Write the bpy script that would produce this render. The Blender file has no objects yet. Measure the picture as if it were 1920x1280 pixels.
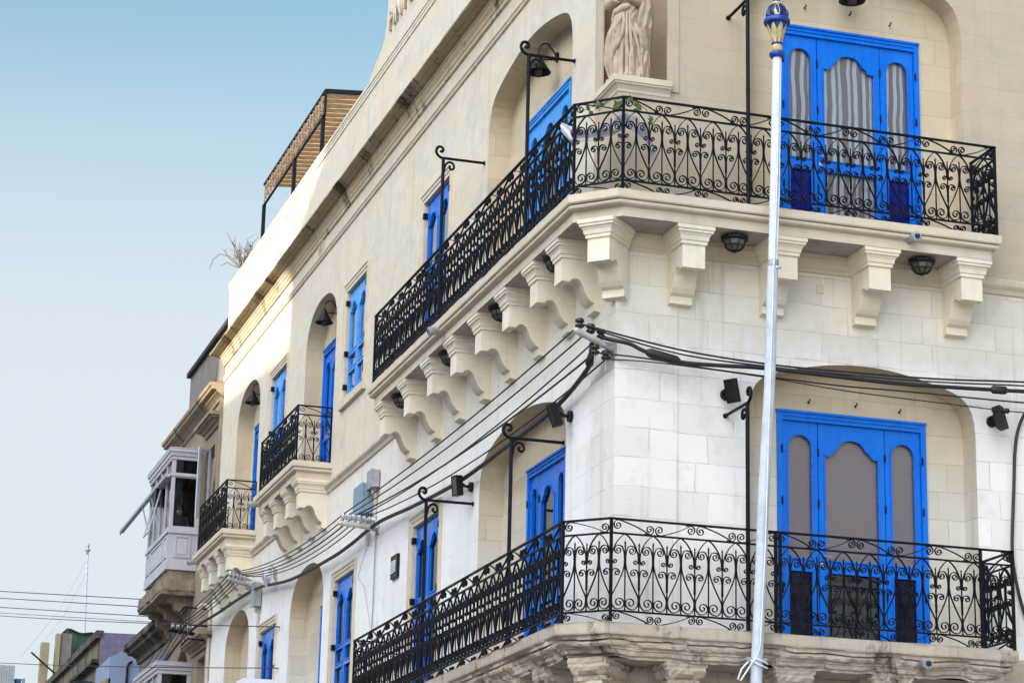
import bpy, bmesh, math, random
from mathutils import Vector, Matrix, noise
from mathutils.geometry import tessellate_polygon
random.seed(7)
PI = math.pi
sc = bpy.context.scene
COL = sc.collection

# ------------------------------------------------------------------ camera
cam = bpy.data.cameras.new("camera"); camo = bpy.data.objects.new("camera", cam); COL.objects.link(camo)
R_ = Vector((0.95456709, -0.29714465, 0.02251058)); U_ = Vector((-0.10038926, -0.24953248, 0.96314876)); W_ = Vector((0.28057738, 0.92164993, 0.26802563))
camo.matrix_world = Matrix(((R_.x, U_.x, -W_.x, -9.57500214), (R_.y, U_.y, -W_.y, -27.00636775), (R_.z, U_.z, -W_.z, 1.6), (0, 0, 0, 1)))
cam.sensor_fit = 'HORIZONTAL'; cam.sensor_width = 36; cam.lens = 36 * 4482.66743 / 1920
cam.clip_start = 0.1; cam.clip_end = 3000
sc.camera = camo

# ------------------------------------------------------------------ sky, sun, exposure
SUN_EL = math.radians(11); SUN_S = Vector((-0.85, -0.50, 0.192)).normalized()      # direction towards the sun
wd = bpy.data.worlds.new("World"); sc.world = wd; wd.use_nodes = True
nt = wd.node_tree; bg = nt.nodes['Background']
sky = nt.nodes.new('ShaderNodeTexSky'); sky.sky_type = 'NISHITA'; sky.sun_disc = False
sky.sun_elevation = SUN_EL; sky.sun_rotation = math.atan2(SUN_S.x, SUN_S.y)
sky.air_density = 1.0; sky.dust_density = 2.0; sky.ozone_density = 1.2; sky.altitude = 50
# added cloud bank, unseen behind and left of the camera, brightens the facades
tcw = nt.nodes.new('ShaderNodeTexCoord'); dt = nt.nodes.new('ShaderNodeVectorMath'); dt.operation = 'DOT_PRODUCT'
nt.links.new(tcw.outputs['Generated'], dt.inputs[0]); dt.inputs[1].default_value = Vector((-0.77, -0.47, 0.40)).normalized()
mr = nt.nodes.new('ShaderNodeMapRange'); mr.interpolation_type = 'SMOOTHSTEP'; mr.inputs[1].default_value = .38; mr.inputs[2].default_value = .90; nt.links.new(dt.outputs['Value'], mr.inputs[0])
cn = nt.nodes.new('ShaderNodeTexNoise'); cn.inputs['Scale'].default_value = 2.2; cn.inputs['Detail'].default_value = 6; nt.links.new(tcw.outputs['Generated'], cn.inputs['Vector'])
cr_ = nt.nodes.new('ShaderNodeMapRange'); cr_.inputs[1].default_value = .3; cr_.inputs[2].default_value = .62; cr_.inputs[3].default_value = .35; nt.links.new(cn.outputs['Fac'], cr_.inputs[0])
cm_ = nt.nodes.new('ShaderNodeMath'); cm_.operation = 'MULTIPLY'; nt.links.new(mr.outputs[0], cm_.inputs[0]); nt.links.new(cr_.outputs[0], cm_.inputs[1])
cx_ = nt.nodes.new('ShaderNodeMix'); cx_.data_type = 'RGBA'; nt.links.new(cm_.outputs[0], cx_.inputs[0]); nt.links.new(sky.outputs[0], cx_.inputs[6]); CLOUD_FILL = 21.5; cx_.inputs[7].default_value = (.95 * CLOUD_FILL, .985 * CLOUD_FILL, 1.04 * CLOUD_FILL, 1)
wb = nt.nodes.new('ShaderNodeMix'); wb.data_type = 'RGBA'; wb.blend_type = 'MULTIPLY'; wb.inputs[0].default_value = 1; wb.inputs[7].default_value = (.66, .98, .98, 1); nt.links.new(sky.outputs[0], wb.inputs[6])
sp = nt.nodes.new('ShaderNodeSeparateXYZ'); nt.links.new(tcw.outputs['Generated'], sp.inputs[0])
hz = nt.nodes.new('ShaderNodeMapRange'); hz.interpolation_type = 'SMOOTHSTEP'; hz.inputs[1].default_value = .46; hz.inputs[2].default_value = .24; hz.inputs[3].default_value = 0; hz.inputs[4].default_value = .95; nt.links.new(sp.outputs[2], hz.inputs[0])
hx = nt.nodes.new('ShaderNodeMix'); hx.data_type = 'RGBA'; nt.links.new(hz.outputs[0], hx.inputs[0]); nt.links.new(wb.outputs[2], hx.inputs[6]); hx.inputs[7].default_value = (2.8, 3.05, 3.25, 1)
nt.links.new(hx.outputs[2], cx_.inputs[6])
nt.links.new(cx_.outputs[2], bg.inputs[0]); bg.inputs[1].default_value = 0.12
sl = bpy.data.lights.new("sun", 'SUN'); sl.energy = 4.0; sl.angle = math.radians(0.53); sl.color = (1.0, 0.86, 0.68)
slo = bpy.data.objects.new("sun", sl); COL.objects.link(slo)
slo.rotation_euler = (-SUN_S).to_track_quat('-Z', 'Y').to_euler()
slo.location = SUN_S * 60
sc.view_settings.view_transform = 'Standard'; sc.view_settings.look = 'None'
sc.view_settings.gamma = 1; sc.view_settings.exposure = 1.17
sc.cycles.max_bounces = 8; sc.cycles.diffuse_bounces = 5; sc.cycles.transparent_max_bounces = 12
sc.cycles.use_denoising = True

# ------------------------------------------------------------------ mesh builder
class MB:
    def __init__(s): s.v = []; s.f = []; s.mi = []; s.sm = []
    def add(s, vs, fs, mi=0, sm=False, M=None):
        b = len(s.v)
        s.v += [tuple(M @ Vector(v)) if M else tuple(v) for v in vs]
        for f in fs: s.f.append(tuple(b + i for i in f)); s.mi.append(mi); s.sm.append(sm)
    def quad(s, a, b, c, d, mi=0): s.add([a, b, c, d], [(0, 1, 2, 3)], mi)
    def box(s, x0, x1, y0, y1, z0, z1, mi=0, M=None):
        vs = [(x, y, z) for z in (z0, z1) for y in (y0, y1) for x in (x0, x1)]
        s.add(vs, [(0, 2, 3, 1), (4, 5, 7, 6), (0, 1, 5, 4), (2, 6, 7, 3), (0, 4, 6, 2), (1, 3, 7, 5)], mi, False, M)
    def bar(s, p, q, w, h, mi=0, up=(0, 0, 1)):
        p = Vector(p); q = Vector(q); d = (q - p).normalized(); u = Vector(up)
        if abs(d.dot(u)) > .95: u = Vector((0, 1, 0))
        a = d.cross(u).normalized() * w / 2; b = a.cross(d).normalized() * h / 2
        vs = [p - a - b, p + a - b, p + a + b, p - a + b, q - a - b, q + a - b, q + a + b, q - a + b]
        s.add(vs, [(0, 1, 2, 3), (7, 6, 5, 4), (0, 4, 5, 1), (1, 5, 6, 2), (2, 6, 7, 3), (3, 7, 4, 0)], mi)
    def tube(s, pts, r, n=8, mi=0, caps=True, M=None):
        P = [Vector(p) for p in pts]; N = len(P)
        rs = r if isinstance(r, (list, tuple)) else [r] * N
        vs = []; fs = []; prev = None
        for i in range(N):
            d = (P[min(i + 1, N - 1)] - P[max(i - 1, 0)]).normalized()
            if prev is None:
                t = Vector((0, 0, 1)) if abs(d.z) < .9 else Vector((1, 0, 0)); a = d.cross(t).normalized()
            else: a = (prev - d * prev.dot(d)).normalized()
            prev = a; b = d.cross(a)
            for k in range(n):
                t = 2 * PI * k / n; vs.append(P[i] + (a * math.cos(t) + b * math.sin(t)) * rs[i])
        for i in range(N - 1):
            for k in range(n): fs.append((i * n + k, i * n + (k + 1) % n, (i + 1) * n + (k + 1) % n, (i + 1) * n + k))
        s.add(vs, fs, mi, n > 5, M)
        if caps:
            s.add(vs[:n], [tuple(range(n - 1, -1, -1))], mi, False, M); s.add(vs[-n:], [tuple(range(n))], mi, False, M)
    def lathe(s, prof, c=(0, 0, 0), n=20, mi=0, sm=True, M=None, mis=None):
        vs = []; fs = []
        for r, z in prof:
            for k in range(n):
                t = 2 * PI * k / n; vs.append((c[0] + r * math.cos(t), c[1] + r * math.sin(t), c[2] + z))
        for i in range(len(prof) - 1):
            ff = [(i * n + k, i * n + (k + 1) % n, (i + 1) * n + (k + 1) % n, (i + 1) * n + k) for k in range(n)]
            if mis: 
                b = len(s.v)
                s.add(vs, ff, mis[i], sm, M)
            else: fs += ff
        if not mis: s.add(vs, fs, mi, sm, M)
    def ribbon(s, pts, t, dpt, y=0.0, mi=0):
        """flat strap following (x,z) points, thickness t in the plane, depth dpt along y"""
        n = len(pts); vs = []; fs = []
        for i in range(n):
            a = pts[max(i - 1, 0)]; b = pts[min(i + 1, n - 1)]
            dx, dz = b[0] - a[0], b[1] - a[1]; l = math.hypot(dx, dz) or 1
            nx, nz = -dz / l * t / 2, dx / l * t / 2; x, z = pts[i]
            vs += [(x + nx, y - dpt / 2, z + nz), (x - nx, y - dpt / 2, z - nz), (x - nx, y + dpt / 2, z - nz), (x + nx, y + dpt / 2, z + nz)]
        for i in range(n - 1):
            for k in range(4): fs.append((4 * i + k, 4 * i + (k + 1) % 4, 4 * i + 4 + (k + 1) % 4, 4 * i + 4 + k))
        s.add(vs, fs, mi)
    def prism(s, poly, d0, d1, f, mi=0):
        """polygon (a,b) extruded from d0 to d1; f(a,d,b) -> point"""
        n = len(poly)
        tri = tessellate_polygon([[Vector((a, b, 0)) for a, b in poly]])
        v0 = [f(a, d0, b) for a, b in poly]; v1 = [f(a, d1, b) for a, b in poly]
        s.add(v0 + v1, [tuple(t) for t in tri] + [tuple(n + i for i in t[::-1]) for t in tri] + [(i, (i + 1) % n, n + (i + 1) % n, n + i) for i in range(n)], mi)
    def sweep(s, prof, path_of, mi=0, step=None, jit=None, M=None):
        """prof: (e,z) list; path_of(e) -> plan polyline"""
        rows = []
        for e, z in prof:
            pl = path_of(e); out = []
            for a, b in zip(pl[:-1], pl[1:]):
                a = Vector(a); b = Vector(b); n = max(1, int(round((b - a).length / step))) if step else 1
                out.append((a, b))
            rows.append(out)
        segs = len(rows[0]); ns = []
        for k in range(segs):
            L = max((r[k][1] - r[k][0]).length for r in rows); ns.append(max(1, int(round(L / step))) if step else 1)
        vs = []; cols = sum(ns) + 1
        for ri, (e, z) in enumerate(prof):
            line = []
            for k in range(segs):
                a, b = rows[ri][k]
                for i in range(ns[k]): line.append(a.lerp(b, i / ns[k]))
            line.append(rows[ri][-1][1])
            for p in line:
                q = Vector((p.x, p.y, z))
                if jit: q = jit(q, e, ri)
                vs.append(q)
        fs = [(r * cols + c, r * cols + c + 1, (r + 1) * cols + c + 1, (r + 1) * cols + c) for r in range(len(prof) - 1) for c in range(cols - 1)]
        s.add(vs, fs, mi, False, M)
    def build(s, name, mats, parent=None, loc=None, rz=0, kind=None):
        me = bpy.data.meshes.new(name); me.from_pydata([tuple(v) for v in s.v], [], s.f); 
        if not isinstance(mats, (list, tuple)): mats = [mats]
        for m in mats: me.materials.append(m)
        me.polygons.foreach_set('material_index', s.mi); me.polygons.foreach_set('use_smooth', s.sm)
        me.validate(); me.update()
        return link(name, me, parent, loc, rz, kind)

def link(name, me, parent=None, loc=None, rz=0, kind=None):
    o = bpy.data.objects.new(name, me); COL.objects.link(o)
    if loc is not None: o.location = loc
    o.rotation_euler = (0, 0, rz)
    if parent: o.parent = parent
    if kind: o['kind'] = kind
    return o
def tag(o, label, cat, group=None):
    o['label'] = label; o['category'] = cat
    if group: o['group'] = group
    return o
def thing(name, label, cat, loc=(0, 0, 0), rz=0, group=None):
    return tag(link(name, None, None, loc, rz), label, cat, group)
def dup(o, parent=None, loc=None, rz=None, label=None):
    c = o.copy(); COL.objects.link(c)
    if parent is not None: c.parent = parent
    if loc is not None: c.location = loc
    if rz is not None: c.rotation_euler = (0, 0, rz)
    if label: c['label'] = label
    for ch in list(o.children): dup(ch, c)
    return c
RZ_R, RZ_L, RZ_C = 0.0, -PI / 2, -PI / 4
def FR(s, e, z): return (s, -e, z)
def FL(s, e, z): return (-e, s, z)

# ------------------------------------------------------------------ materials
def N(nt, t, **kw):
    n = nt.nodes.new(t)
    for k, v in kw.items(): setattr(n, k, v)
    return n
def newmat(name):
    m = bpy.data.materials.new(name); m.use_nodes = True
    return m, m.node_tree, m.node_tree.nodes['Principled BSDF']
def setin(n, **kw):
    for k, v in kw.items(): n.inputs[k.replace('_', ' ')].default_value = v
def math_(nt, op, a, b=None, c=None, clamp=False):
    n = N(nt, 'ShaderNodeMath', operation=op, use_clamp=clamp)
    for i, x in enumerate((a, b, c)):
        if x is None: continue
        if isinstance(x, (int, float)): n.inputs[i].default_value = x
        else: nt.links.new(x, n.inputs[i])
    return n.outputs[0]
def mixc(nt, fac, a, b, mode='MIX'):
    n = N(nt, 'ShaderNodeMix', data_type='RGBA', blend_type=mode)
    for sock, x in ((n.inputs[0], fac), (n.inputs[6], a), (n.inputs[7], b)):
        if isinstance(x, (int, float)): sock.default_value = x
        elif isinstance(x, tuple): sock.default_value = (*x, 1)
        else: nt.links.new(x, sock)
    return n.outputs[2]
def noise_(nt, vec, scale, detail=4, rough=.55):
    n = N(nt, 'ShaderNodeTexNoise'); n.inputs['Scale'].default_value = scale; n.inputs['Detail'].default_value = detail; n.inputs['Roughness'].default_value = rough
    nt.links.new(vec, n.inputs['Vector']); return n.outputs['Fac']
def ramp(nt, x, lo, hi):
    n = N(nt, 'ShaderNodeMapRange'); n.inputs[1].default_value = lo; n.inputs[2].default_value = hi; nt.links.new(x, n.inputs[0]); return n.outputs[0]
def bump(nt, bs, h, strength=.3, dist=.01):
    b = N(nt, 'ShaderNodeBump'); b.inputs['Strength'].default_value = strength; b.inputs['Distance'].default_value = dist
    nt.links.new(h, b.inputs['Height']); nt.links.new(b.outputs[0], bs.inputs['Normal'])
def wallcoords(nt):
    g = N(nt, 'ShaderNodeNewGeometry'); s = N(nt, 'ShaderNodeSeparateXYZ'); nt.links.new(g.outputs['Position'], s.inputs[0])
    u = math_(nt, 'SUBTRACT', s.outputs[0], s.outputs[1])
    def vec(a, b, ku=1., kz=1.):
        c = N(nt, 'ShaderNodeCombineXYZ'); nt.links.new(math_(nt, 'MULTIPLY', a, ku), c.inputs[0]); nt.links.new(math_(nt, 'MULTIPLY', b, kz), c.inputs[1]); return c.outputs[0]
    return g, s, u, vec

def stone_mat(name, stone, paint=None, paint_lo=5.99, paint_hi=10.05, joint=.5, stain=.5, black=0., cell=(.78, .37), rough=.9, grime=(.30, .25, .18), blackcol=(.03, .03, .03), bstrength=.35, shift=0.0, streak=.5, mid_col=None, drip=0, upper_joint=1.0):
    m, nt, bs = newmat(name)
    g, s, u, vec = wallcoords(nt); z = s.outputs[2]; P = g.outputs['Position']
    warp = noise_(nt, P, 1.7, 3)
    zw = math_(nt, 'ADD', z, math_(nt, 'MULTIPLY', math_(nt, 'SUBTRACT', warp, .5), .05))
    uw = math_(nt, 'ADD', math_(nt, 'ADD', u, math_(nt, 'MULTIPLY', math_(nt, 'SUBTRACT', warp, .5), .08)), shift)
    br = N(nt, 'ShaderNodeTexBrick'); br.offset = .43; br.squash = 1.35; br.squash_frequency = 3
    nt.links.new(vec(uw, zw), br.inputs['Vector'])
    setin(br, Scale=1.0, Mortar_Size=.008, Mortar_Smooth=.6, Bias=0.0, Brick_Width=cell[0], Row_Height=cell[1])
    br.inputs['Color1'].default_value = (.86, .845, .82, 1); br.inputs['Color2'].default_value = (1.06, 1.05, 1.04, 1); br.inputs['Mortar'].default_value = (.8, .8, .8, 1)
    big = noise_(nt, P, .9, 5, .6); fine = noise_(nt, P, 14, 5, .65); mid = noise_(nt, P, 3.6, 6, .62)
    base = mixc(nt, ramp(nt, mid, .3, .75), tuple(c * .86 for c in stone), tuple(min(1, c * 1.12) for c in stone))
    base = mixc(nt, ramp(nt, big, .35, .7), base, tuple(c * k for c, k in zip(stone, (1.04, .97, .86))))
    if upper_joint < 1: joint = math_(nt, 'MULTIPLY', joint, math_(nt, 'SUBTRACT', 1.0, math_(nt, 'MULTIPLY', ramp(nt, z, 11.0, 11.1), 1 - upper_joint)))
    if paint:
        pe = math_(nt, 'ADD', z, math_(nt, 'MULTIPLY', math_(nt, 'SUBTRACT', mid, .5), 1.3))
        mask = math_(nt, 'MULTIPLY', math_(nt, 'SUBTRACT', 1.0, ramp(nt, pe, paint_hi - .7, paint_hi + .45)), ramp(nt, z, paint_lo - .02, paint_lo))
        worn = ramp(nt, noise_(nt, P, 2.3, 7, .7), .62, .72)          # places where the whitewash has flaked off
        mask = math_(nt, 'MULTIPLY', mask, math_(nt, 'SUBTRACT', 1.0, math_(nt, 'MULTIPLY', worn, .55)))
        pc = mixc(nt, ramp(nt, big, .3, .7), tuple(c * .93 for c in paint), paint)
        base = mixc(nt, mask, base, pc)
    if mid_col:
        mm = math_(nt, 'MULTIPLY', ramp(nt, math_(nt, 'ADD', z, math_(nt, 'MULTIPLY', mid, .4)), 9.9, 10.3), math_(nt, 'SUBTRACT', 1.0, ramp(nt, z, 11.0, 11.02)))
        base = mixc(nt, mm, base, mixc(nt, ramp(nt, mid, .3, .7), tuple(c * .9 for c in mid_col), mid_col))
    base = mixc(nt, joint, base, br.outputs['Color'], 'MULTIPLY')
    # thin mortar repair patches along the joints
    mort = math_(nt, 'MULTIPLY', br.outputs['Fac'], ramp(nt, mid, .42, .6))
    base = mixc(nt, math_(nt, 'MULTIPLY', mort, joint), base, tuple(c * .72 for c in stone))
    # ochre patches where old mortar and rust bleed through, and small pits
    och = ramp(nt, noise_(nt, P, 1.35, 7, .68), .54, .70)
    base = mixc(nt, math_(nt, 'MULTIPLY', och, .42 * min(1, stain * 1.6)), base, (.50, .40, .27))
    pit = ramp(nt, noise_(nt, P, 38, 3, .6), .70, .76)
    base = mixc(nt, math_(nt, 'MULTIPLY', pit, .45 * min(1, stain * 1.5)), base, (.24, .20, .16))
    # vertical rain streaks
    sv = noise_(nt, vec(u, z, 5.0, .22), 1.0, 5, .6)
    base = mixc(nt, math_(nt, 'MULTIPLY', ramp(nt, sv, .56, .74), stain * streak), base, tuple(g_ * 1.35 for g_ in grime))
    base = mixc(nt, math_(nt, 'MULTIPLY', ramp(nt, fine, .60, .78), .35 * stain), base, grime)
    if drip:
        dn = noise_(nt, vec(u, z, 7.5, .07), 1.0, 4, .6)
        dm = math_(nt, 'MULTIPLY', ramp(nt, dn, .70, .74), math_(nt, 'MULTIPLY', ramp(nt, z, 12.6, 15.6), math_(nt, 'SUBTRACT', 1.0, ramp(nt, z, 16.2, 16.3))))
        base = mixc(nt, math_(nt, 'MULTIPLY', dm, ramp(nt, fine, .35, .6)), base, (.08, .08, .08))
    hgt = math_(nt, 'ADD', math_(nt, 'MULTIPLY', fine, .5), math_(nt, 'MULTIPLY', br.outputs['Fac'], -.9 * joint if isinstance(joint, float) else -.45))
    if black:
        bn = noise_(nt, vec(u, z, 1.15, .5), 1.0, 5, .7); bn2 = noise_(nt, P, 9, 5, .7)
        bm = ramp(nt, math_(nt, 'ADD', bn, math_(nt, 'MULTIPLY', math_(nt, 'SUBTRACT', bn2, .5), .35)), .60 - .1 * black, .70 - .1 * black)
        base = mixc(nt, math_(nt, 'MULTIPLY', bm, .92), base, blackcol)
    nt.links.new(base, bs.inputs['Base Color']); bs.inputs['Roughness'].default_value = rough
    bs.inputs['Specular IOR Level'].default_value = .2
    bump(nt, bs, hgt, bstrength, .012)
    return m
def plain(name, col, rough=.5, metal=0., var=.12, scale=8., bstr=0., spec=.5, dirt=None, dirt_amt=.3):
    m, nt, bs = newmat(name)
    g = N(nt, 'ShaderNodeNewGeometry'); n = noise_(nt, g.outputs['Position'], scale, 5)
    c = mixc(nt, ramp(nt, n, .3, .7), tuple(x * (1 - var) for x in col), tuple(min(1, x * (1 + var)) for x in col))
    if dirt:
        d = noise_(nt, g.outputs['Position'], scale * .45, 6, .7); c = mixc(nt, math_(nt, 'MULTIPLY', ramp(nt, d, .5, .7), dirt_amt), c, dirt)
    nt.links.new(c, bs.inputs['Base Color']); bs.inputs['Roughness'].default_value = rough; bs.inputs['Metallic'].default_value = metal
    bs.inputs['Specular IOR Level'].default_value = spec
    if bstr: bump(nt, bs, noise_(nt, g.outputs['Position'], scale * 3, 5), bstr, .006)
    return m
def glass_mat(name, tint=(1, 1, 1), refl=1.0, rough=.02):
    m, nt, bs = newmat(name); nt.nodes.remove(bs); out = nt.nodes['Material Output']
    t = N(nt, 'ShaderNodeBsdfTransparent'); t.inputs[0].default_value = (*tint, 1)
    gl = N(nt, 'ShaderNodeBsdfGlossy'); gl.inputs['Roughness'].default_value = rough
    f = N(nt, 'ShaderNodeFresnel'); f.inputs[0].default_value = 1.5
    mx = N(nt, 'ShaderNodeMixShader'); nt.links.new(math_(nt, 'MULTIPLY', f.outputs[0], refl, clamp=True), mx.inputs[0])
    nt.links.new(t.outputs[0], mx.inputs[1]); nt.links.new(gl.outputs[0], mx.inputs[2]); nt.links.new(mx.outputs[0], out.inputs[0])
    g = N(nt, 'ShaderNodeNewGeometry'); b = N(nt, 'ShaderNodeBump'); b.inputs['Strength'].default_value = .12; b.inputs['Distance'].default_value = .02
    nt.links.new(noise_(nt, g.outputs['Position'], 2.2, 2), b.inputs['Height']); nt.links.new(b.outputs[0], gl.inputs['Normal'])
    return m

LIME = (.62, .53, .41)
M = {}
M['stoneR'] = stone_mat('limestone_right', (.475, .415, .335), paint=(.785, .78, .765), joint=.55, upper_joint=.4, stain=.6, streak=.9, mid_col=(.72, .67, .57))
M['stoneL'] = stone_mat('limestone_left', (.63, .585, .505), paint=(.83, .83, .83), joint=.28, stain=.45, streak=.8, mid_col=(.76, .72, .64), drip=1)
M['trim'] = stone_mat('carved_limestone', (.60, .535, .445), joint=.28, stain=.6, cell=(1.35, 3.0), bstrength=.3)
M['corbel'] = stone_mat('corbel_limestone', (.74, .685, .575), joint=.22, stain=.4, cell=(2.5, .3), bstrength=.25)
M['slab_old'] = stone_mat('weathered_limestone', (.47, .415, .36), joint=.6, stain=1.2, black=.45, cell=(.9, 2.5), bstrength=.9, grime=(.22, .17, .13), blackcol=(.06, .05, .045))
M['bed'] = stone_mat('bed_moulding_limestone', (.56, .48, .36), joint=.3, stain=.8, black=.5, cell=(1.1, 3.0), bstrength=.4, blackcol=(.03, .028, .025))
M['darkstone'] = stone_mat('blackened_limestone', (.12, .10, .085), joint=.3, stain=1.0, black=1.1, cell=(1.1, 3.0), blackcol=(.02, .02, .02))
M['trimold'] = stone_mat('grimy_limestone_trim', (.27, .22, .165), joint=.3, stain=1.1, black=.5, cell=(1.3, 3.0))
M['nicheshade'] = stone_mat('shaded_niche_limestone', (.40, .33, .25), joint=.4, stain=1.0)  # stained stone, darkened further with the niche's shade put into its colour
M['cornice'] = stone_mat('cornice_limestone', (.33, .27, .185), joint=.3, stain=.9, black=.85, cell=(1.1, 3.0), bstrength=.4, blackcol=(.025, .024, .022))
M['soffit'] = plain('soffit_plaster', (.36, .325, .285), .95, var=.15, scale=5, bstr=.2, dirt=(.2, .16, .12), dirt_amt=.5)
M['jamb'] = stone_mat('recess_limestone', (.55, .48, .365), paint=(.62, .58, .51), paint_hi=8.6, joint=.6, stain=1.1, bstrength=.5)
M['statue'] = plain('statue_limestone', (.43, .345, .25), .95, var=.22, scale=9, bstr=.8, dirt=(.30, .24, .17), dirt_amt=.6)
def paint_mat(name, col, faded, grime):
    m, nt, bs = newmat(name); g, sp_, u, vec = wallcoords(nt); P = g.outputs['Position']
    br = noise_(nt, vec(u, sp_.outputs[2], 26, 1.3), 1.0, 4, .6); big = noise_(nt, P, 1.6, 5, .6); fine = noise_(nt, P, 22, 5, .7)
    c = mixc(nt, ramp(nt, br, .3, .7), tuple(x * .86 for x in col), tuple(x * 1.08 for x in col))
    c = mixc(nt, math_(nt, 'MULTIPLY', ramp(nt, big, .45, .72), .55), c, faded)
    c = mixc(nt, math_(nt, 'MULTIPLY', ramp(nt, fine, .58, .72), .35), c, grime)
    c = mixc(nt, math_(nt, 'MULTIPLY', ramp(nt, noise_(nt, P, 60, 3, .7), .74, .78), .7), c, (.25, .24, .22))     # tiny paint chips
    nt.links.new(c, bs.inputs['Base Color']); nt.links.new(ramp(nt, big, .2, 1.1), bs.inputs['Roughness']); bs.inputs['Specular IOR Level'].default_value = .3
    bump(nt, bs, br, .12, .004); return m
M['blue'] = paint_mat('blue_gloss_paint', (.001, .145, .66), (.006, .18, .68), (.004, .05, .24))
M['bluereflect'] = paint_mat('sky_reflecting_blue_paint', (.045, .30, .80), (.09, .36, .80), (.02, .12, .40))  # same blue paint with the sky's reflection put into the colour
M['iron'] = plain('black_wrought_iron', (.006, .007, .011), .5, var=.3, scale=20, bstr=.15, spec=.12)
M['ironlight'] = plain('rusty_iron', (.17, .125, .085), .6, var=.4, scale=12)
M['lampblack'] = plain('black_enamel', (.010, .011, .013), .45, var=.3, scale=15, spec=.2)
M['lampglass'] = plain('frosted_lamp_glass', (.09, .085, .075), .25, var=.2, scale=10)
M['glass'] = glass_mat('window_glass', (.93, .94, .95), .95)
M['glassclear'] = glass_mat('clear_window_glass', (.9, .92, .93), .3)
M['glasspale'] = glass_mat('bright_window_glass', (.95, .96, .97), 2.4)
M['glassdark'] = glass_mat('dark_window_glass', (.35, .38, .42), 1.0)
M['glassnight'] = plain('dark_panel_glass', (.006, .004, .020), .1, var=.2, scale=4, spec=.3)
M['glassblue'] = plain('deep_blue_glass', (.002, .004, .15), .1, var=.3, scale=4, spec=.3)
M['dark'] = plain('dark_interior', (.02, .02, .024), .9)
M['cable'] = plain('black_cable_rubber', (.012, .012, .014), .55, var=.2, scale=30)
M['galv'] = plain('grey_galvanised_metal', (.36, .38, .40), .5, metal=.35, var=.18, scale=12, dirt=(.2, .15, .1), dirt_amt=.3)
M['bluegalv'] = plain('blue_grey_metal_box', (.20, .29, .40), .5, metal=.1, var=.2, scale=16, dirt=(.12, .12, .13), dirt_amt=.5)
M['porcelain'] = plain('white_porcelain', (.60, .64, .68), .2, var=.1, scale=10)
M['insul'] = plain('dark_brown_porcelain', (.022, .014, .016), .2, var=.3, scale=20)
M['conc'] = plain('pale_painted_pipe', (.52, .47, .41), .8, var=.15, scale=14, dirt=(.3, .2, .15), dirt_amt=.5)
M['polew'] = plain('white_pole_paint', (.60, .64, .72), .55, var=.05, scale=6, dirt=(.33, .34, .36), dirt_amt=.35)
M['gold'] = plain('faded_gold_paint', (.52, .42, .20), .5, var=.25, scale=18, dirt=(.3, .26, .16), dirt_amt=.5)
M['cream'] = plain('cream_paint', (.60, .56, .46), .6, var=.15, scale=25)
M['ropewhite'] = plain('white_rope', (.68, .70, .74), .8)
M['white'] = plain('white_wood_paint', (.43, .43, .47), .45, var=.06, scale=5, dirt=(.36, .35, .36), dirt_amt=.4)
M['timber'] = plain('orange_timber', (.78, .52, .30), .7, var=.3, scale=6, bstr=.2)
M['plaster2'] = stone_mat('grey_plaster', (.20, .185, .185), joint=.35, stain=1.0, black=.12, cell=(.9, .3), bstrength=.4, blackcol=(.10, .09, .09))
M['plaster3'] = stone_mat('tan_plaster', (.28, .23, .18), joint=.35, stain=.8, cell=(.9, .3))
M['oldwall'] = stone_mat('stained_render', (.21, .175, .14), joint=.3, stain=1.2, black=.95, cell=(.8, .3), bstrength=.6, blackcol=(.05, .045, .04))
M['yellowstone'] = stone_mat('yellow_limestone', (.36, .30, .20), joint=.4, stain=.9, black=.1, cell=(.6, .28))
M['skin'] = plain('skin', (.30, .18, .13), .6); M['shirt'] = plain('dark_shirt', (.03, .032, .045), .9); M['hair'] = plain('dark_hair', (.012, .01, .01), .8)
M['cloth'] = plain('grey_cloth', (.52, .52, .58), .9, var=.12, scale=9)
M['leaf'] = plain('green_leaf', (.07, .11, .03), .6, var=.4, scale=30); M['dry'] = plain('dry_twig', (.10, .075, .05), .9, var=.4, scale=30)
M['netgreen'] = plain('green_netting', (.05, .11, .07), .9, var=.4, scale=3)
M['ground'] = plain('pale_street_paving', (.30, .28, .25), .9, var=.15, scale=.8, bstr=.2)
M['asphalt'] = plain('worn_pale_road', (.17, .165, .16), .9, var=.2, scale=3)

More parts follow.
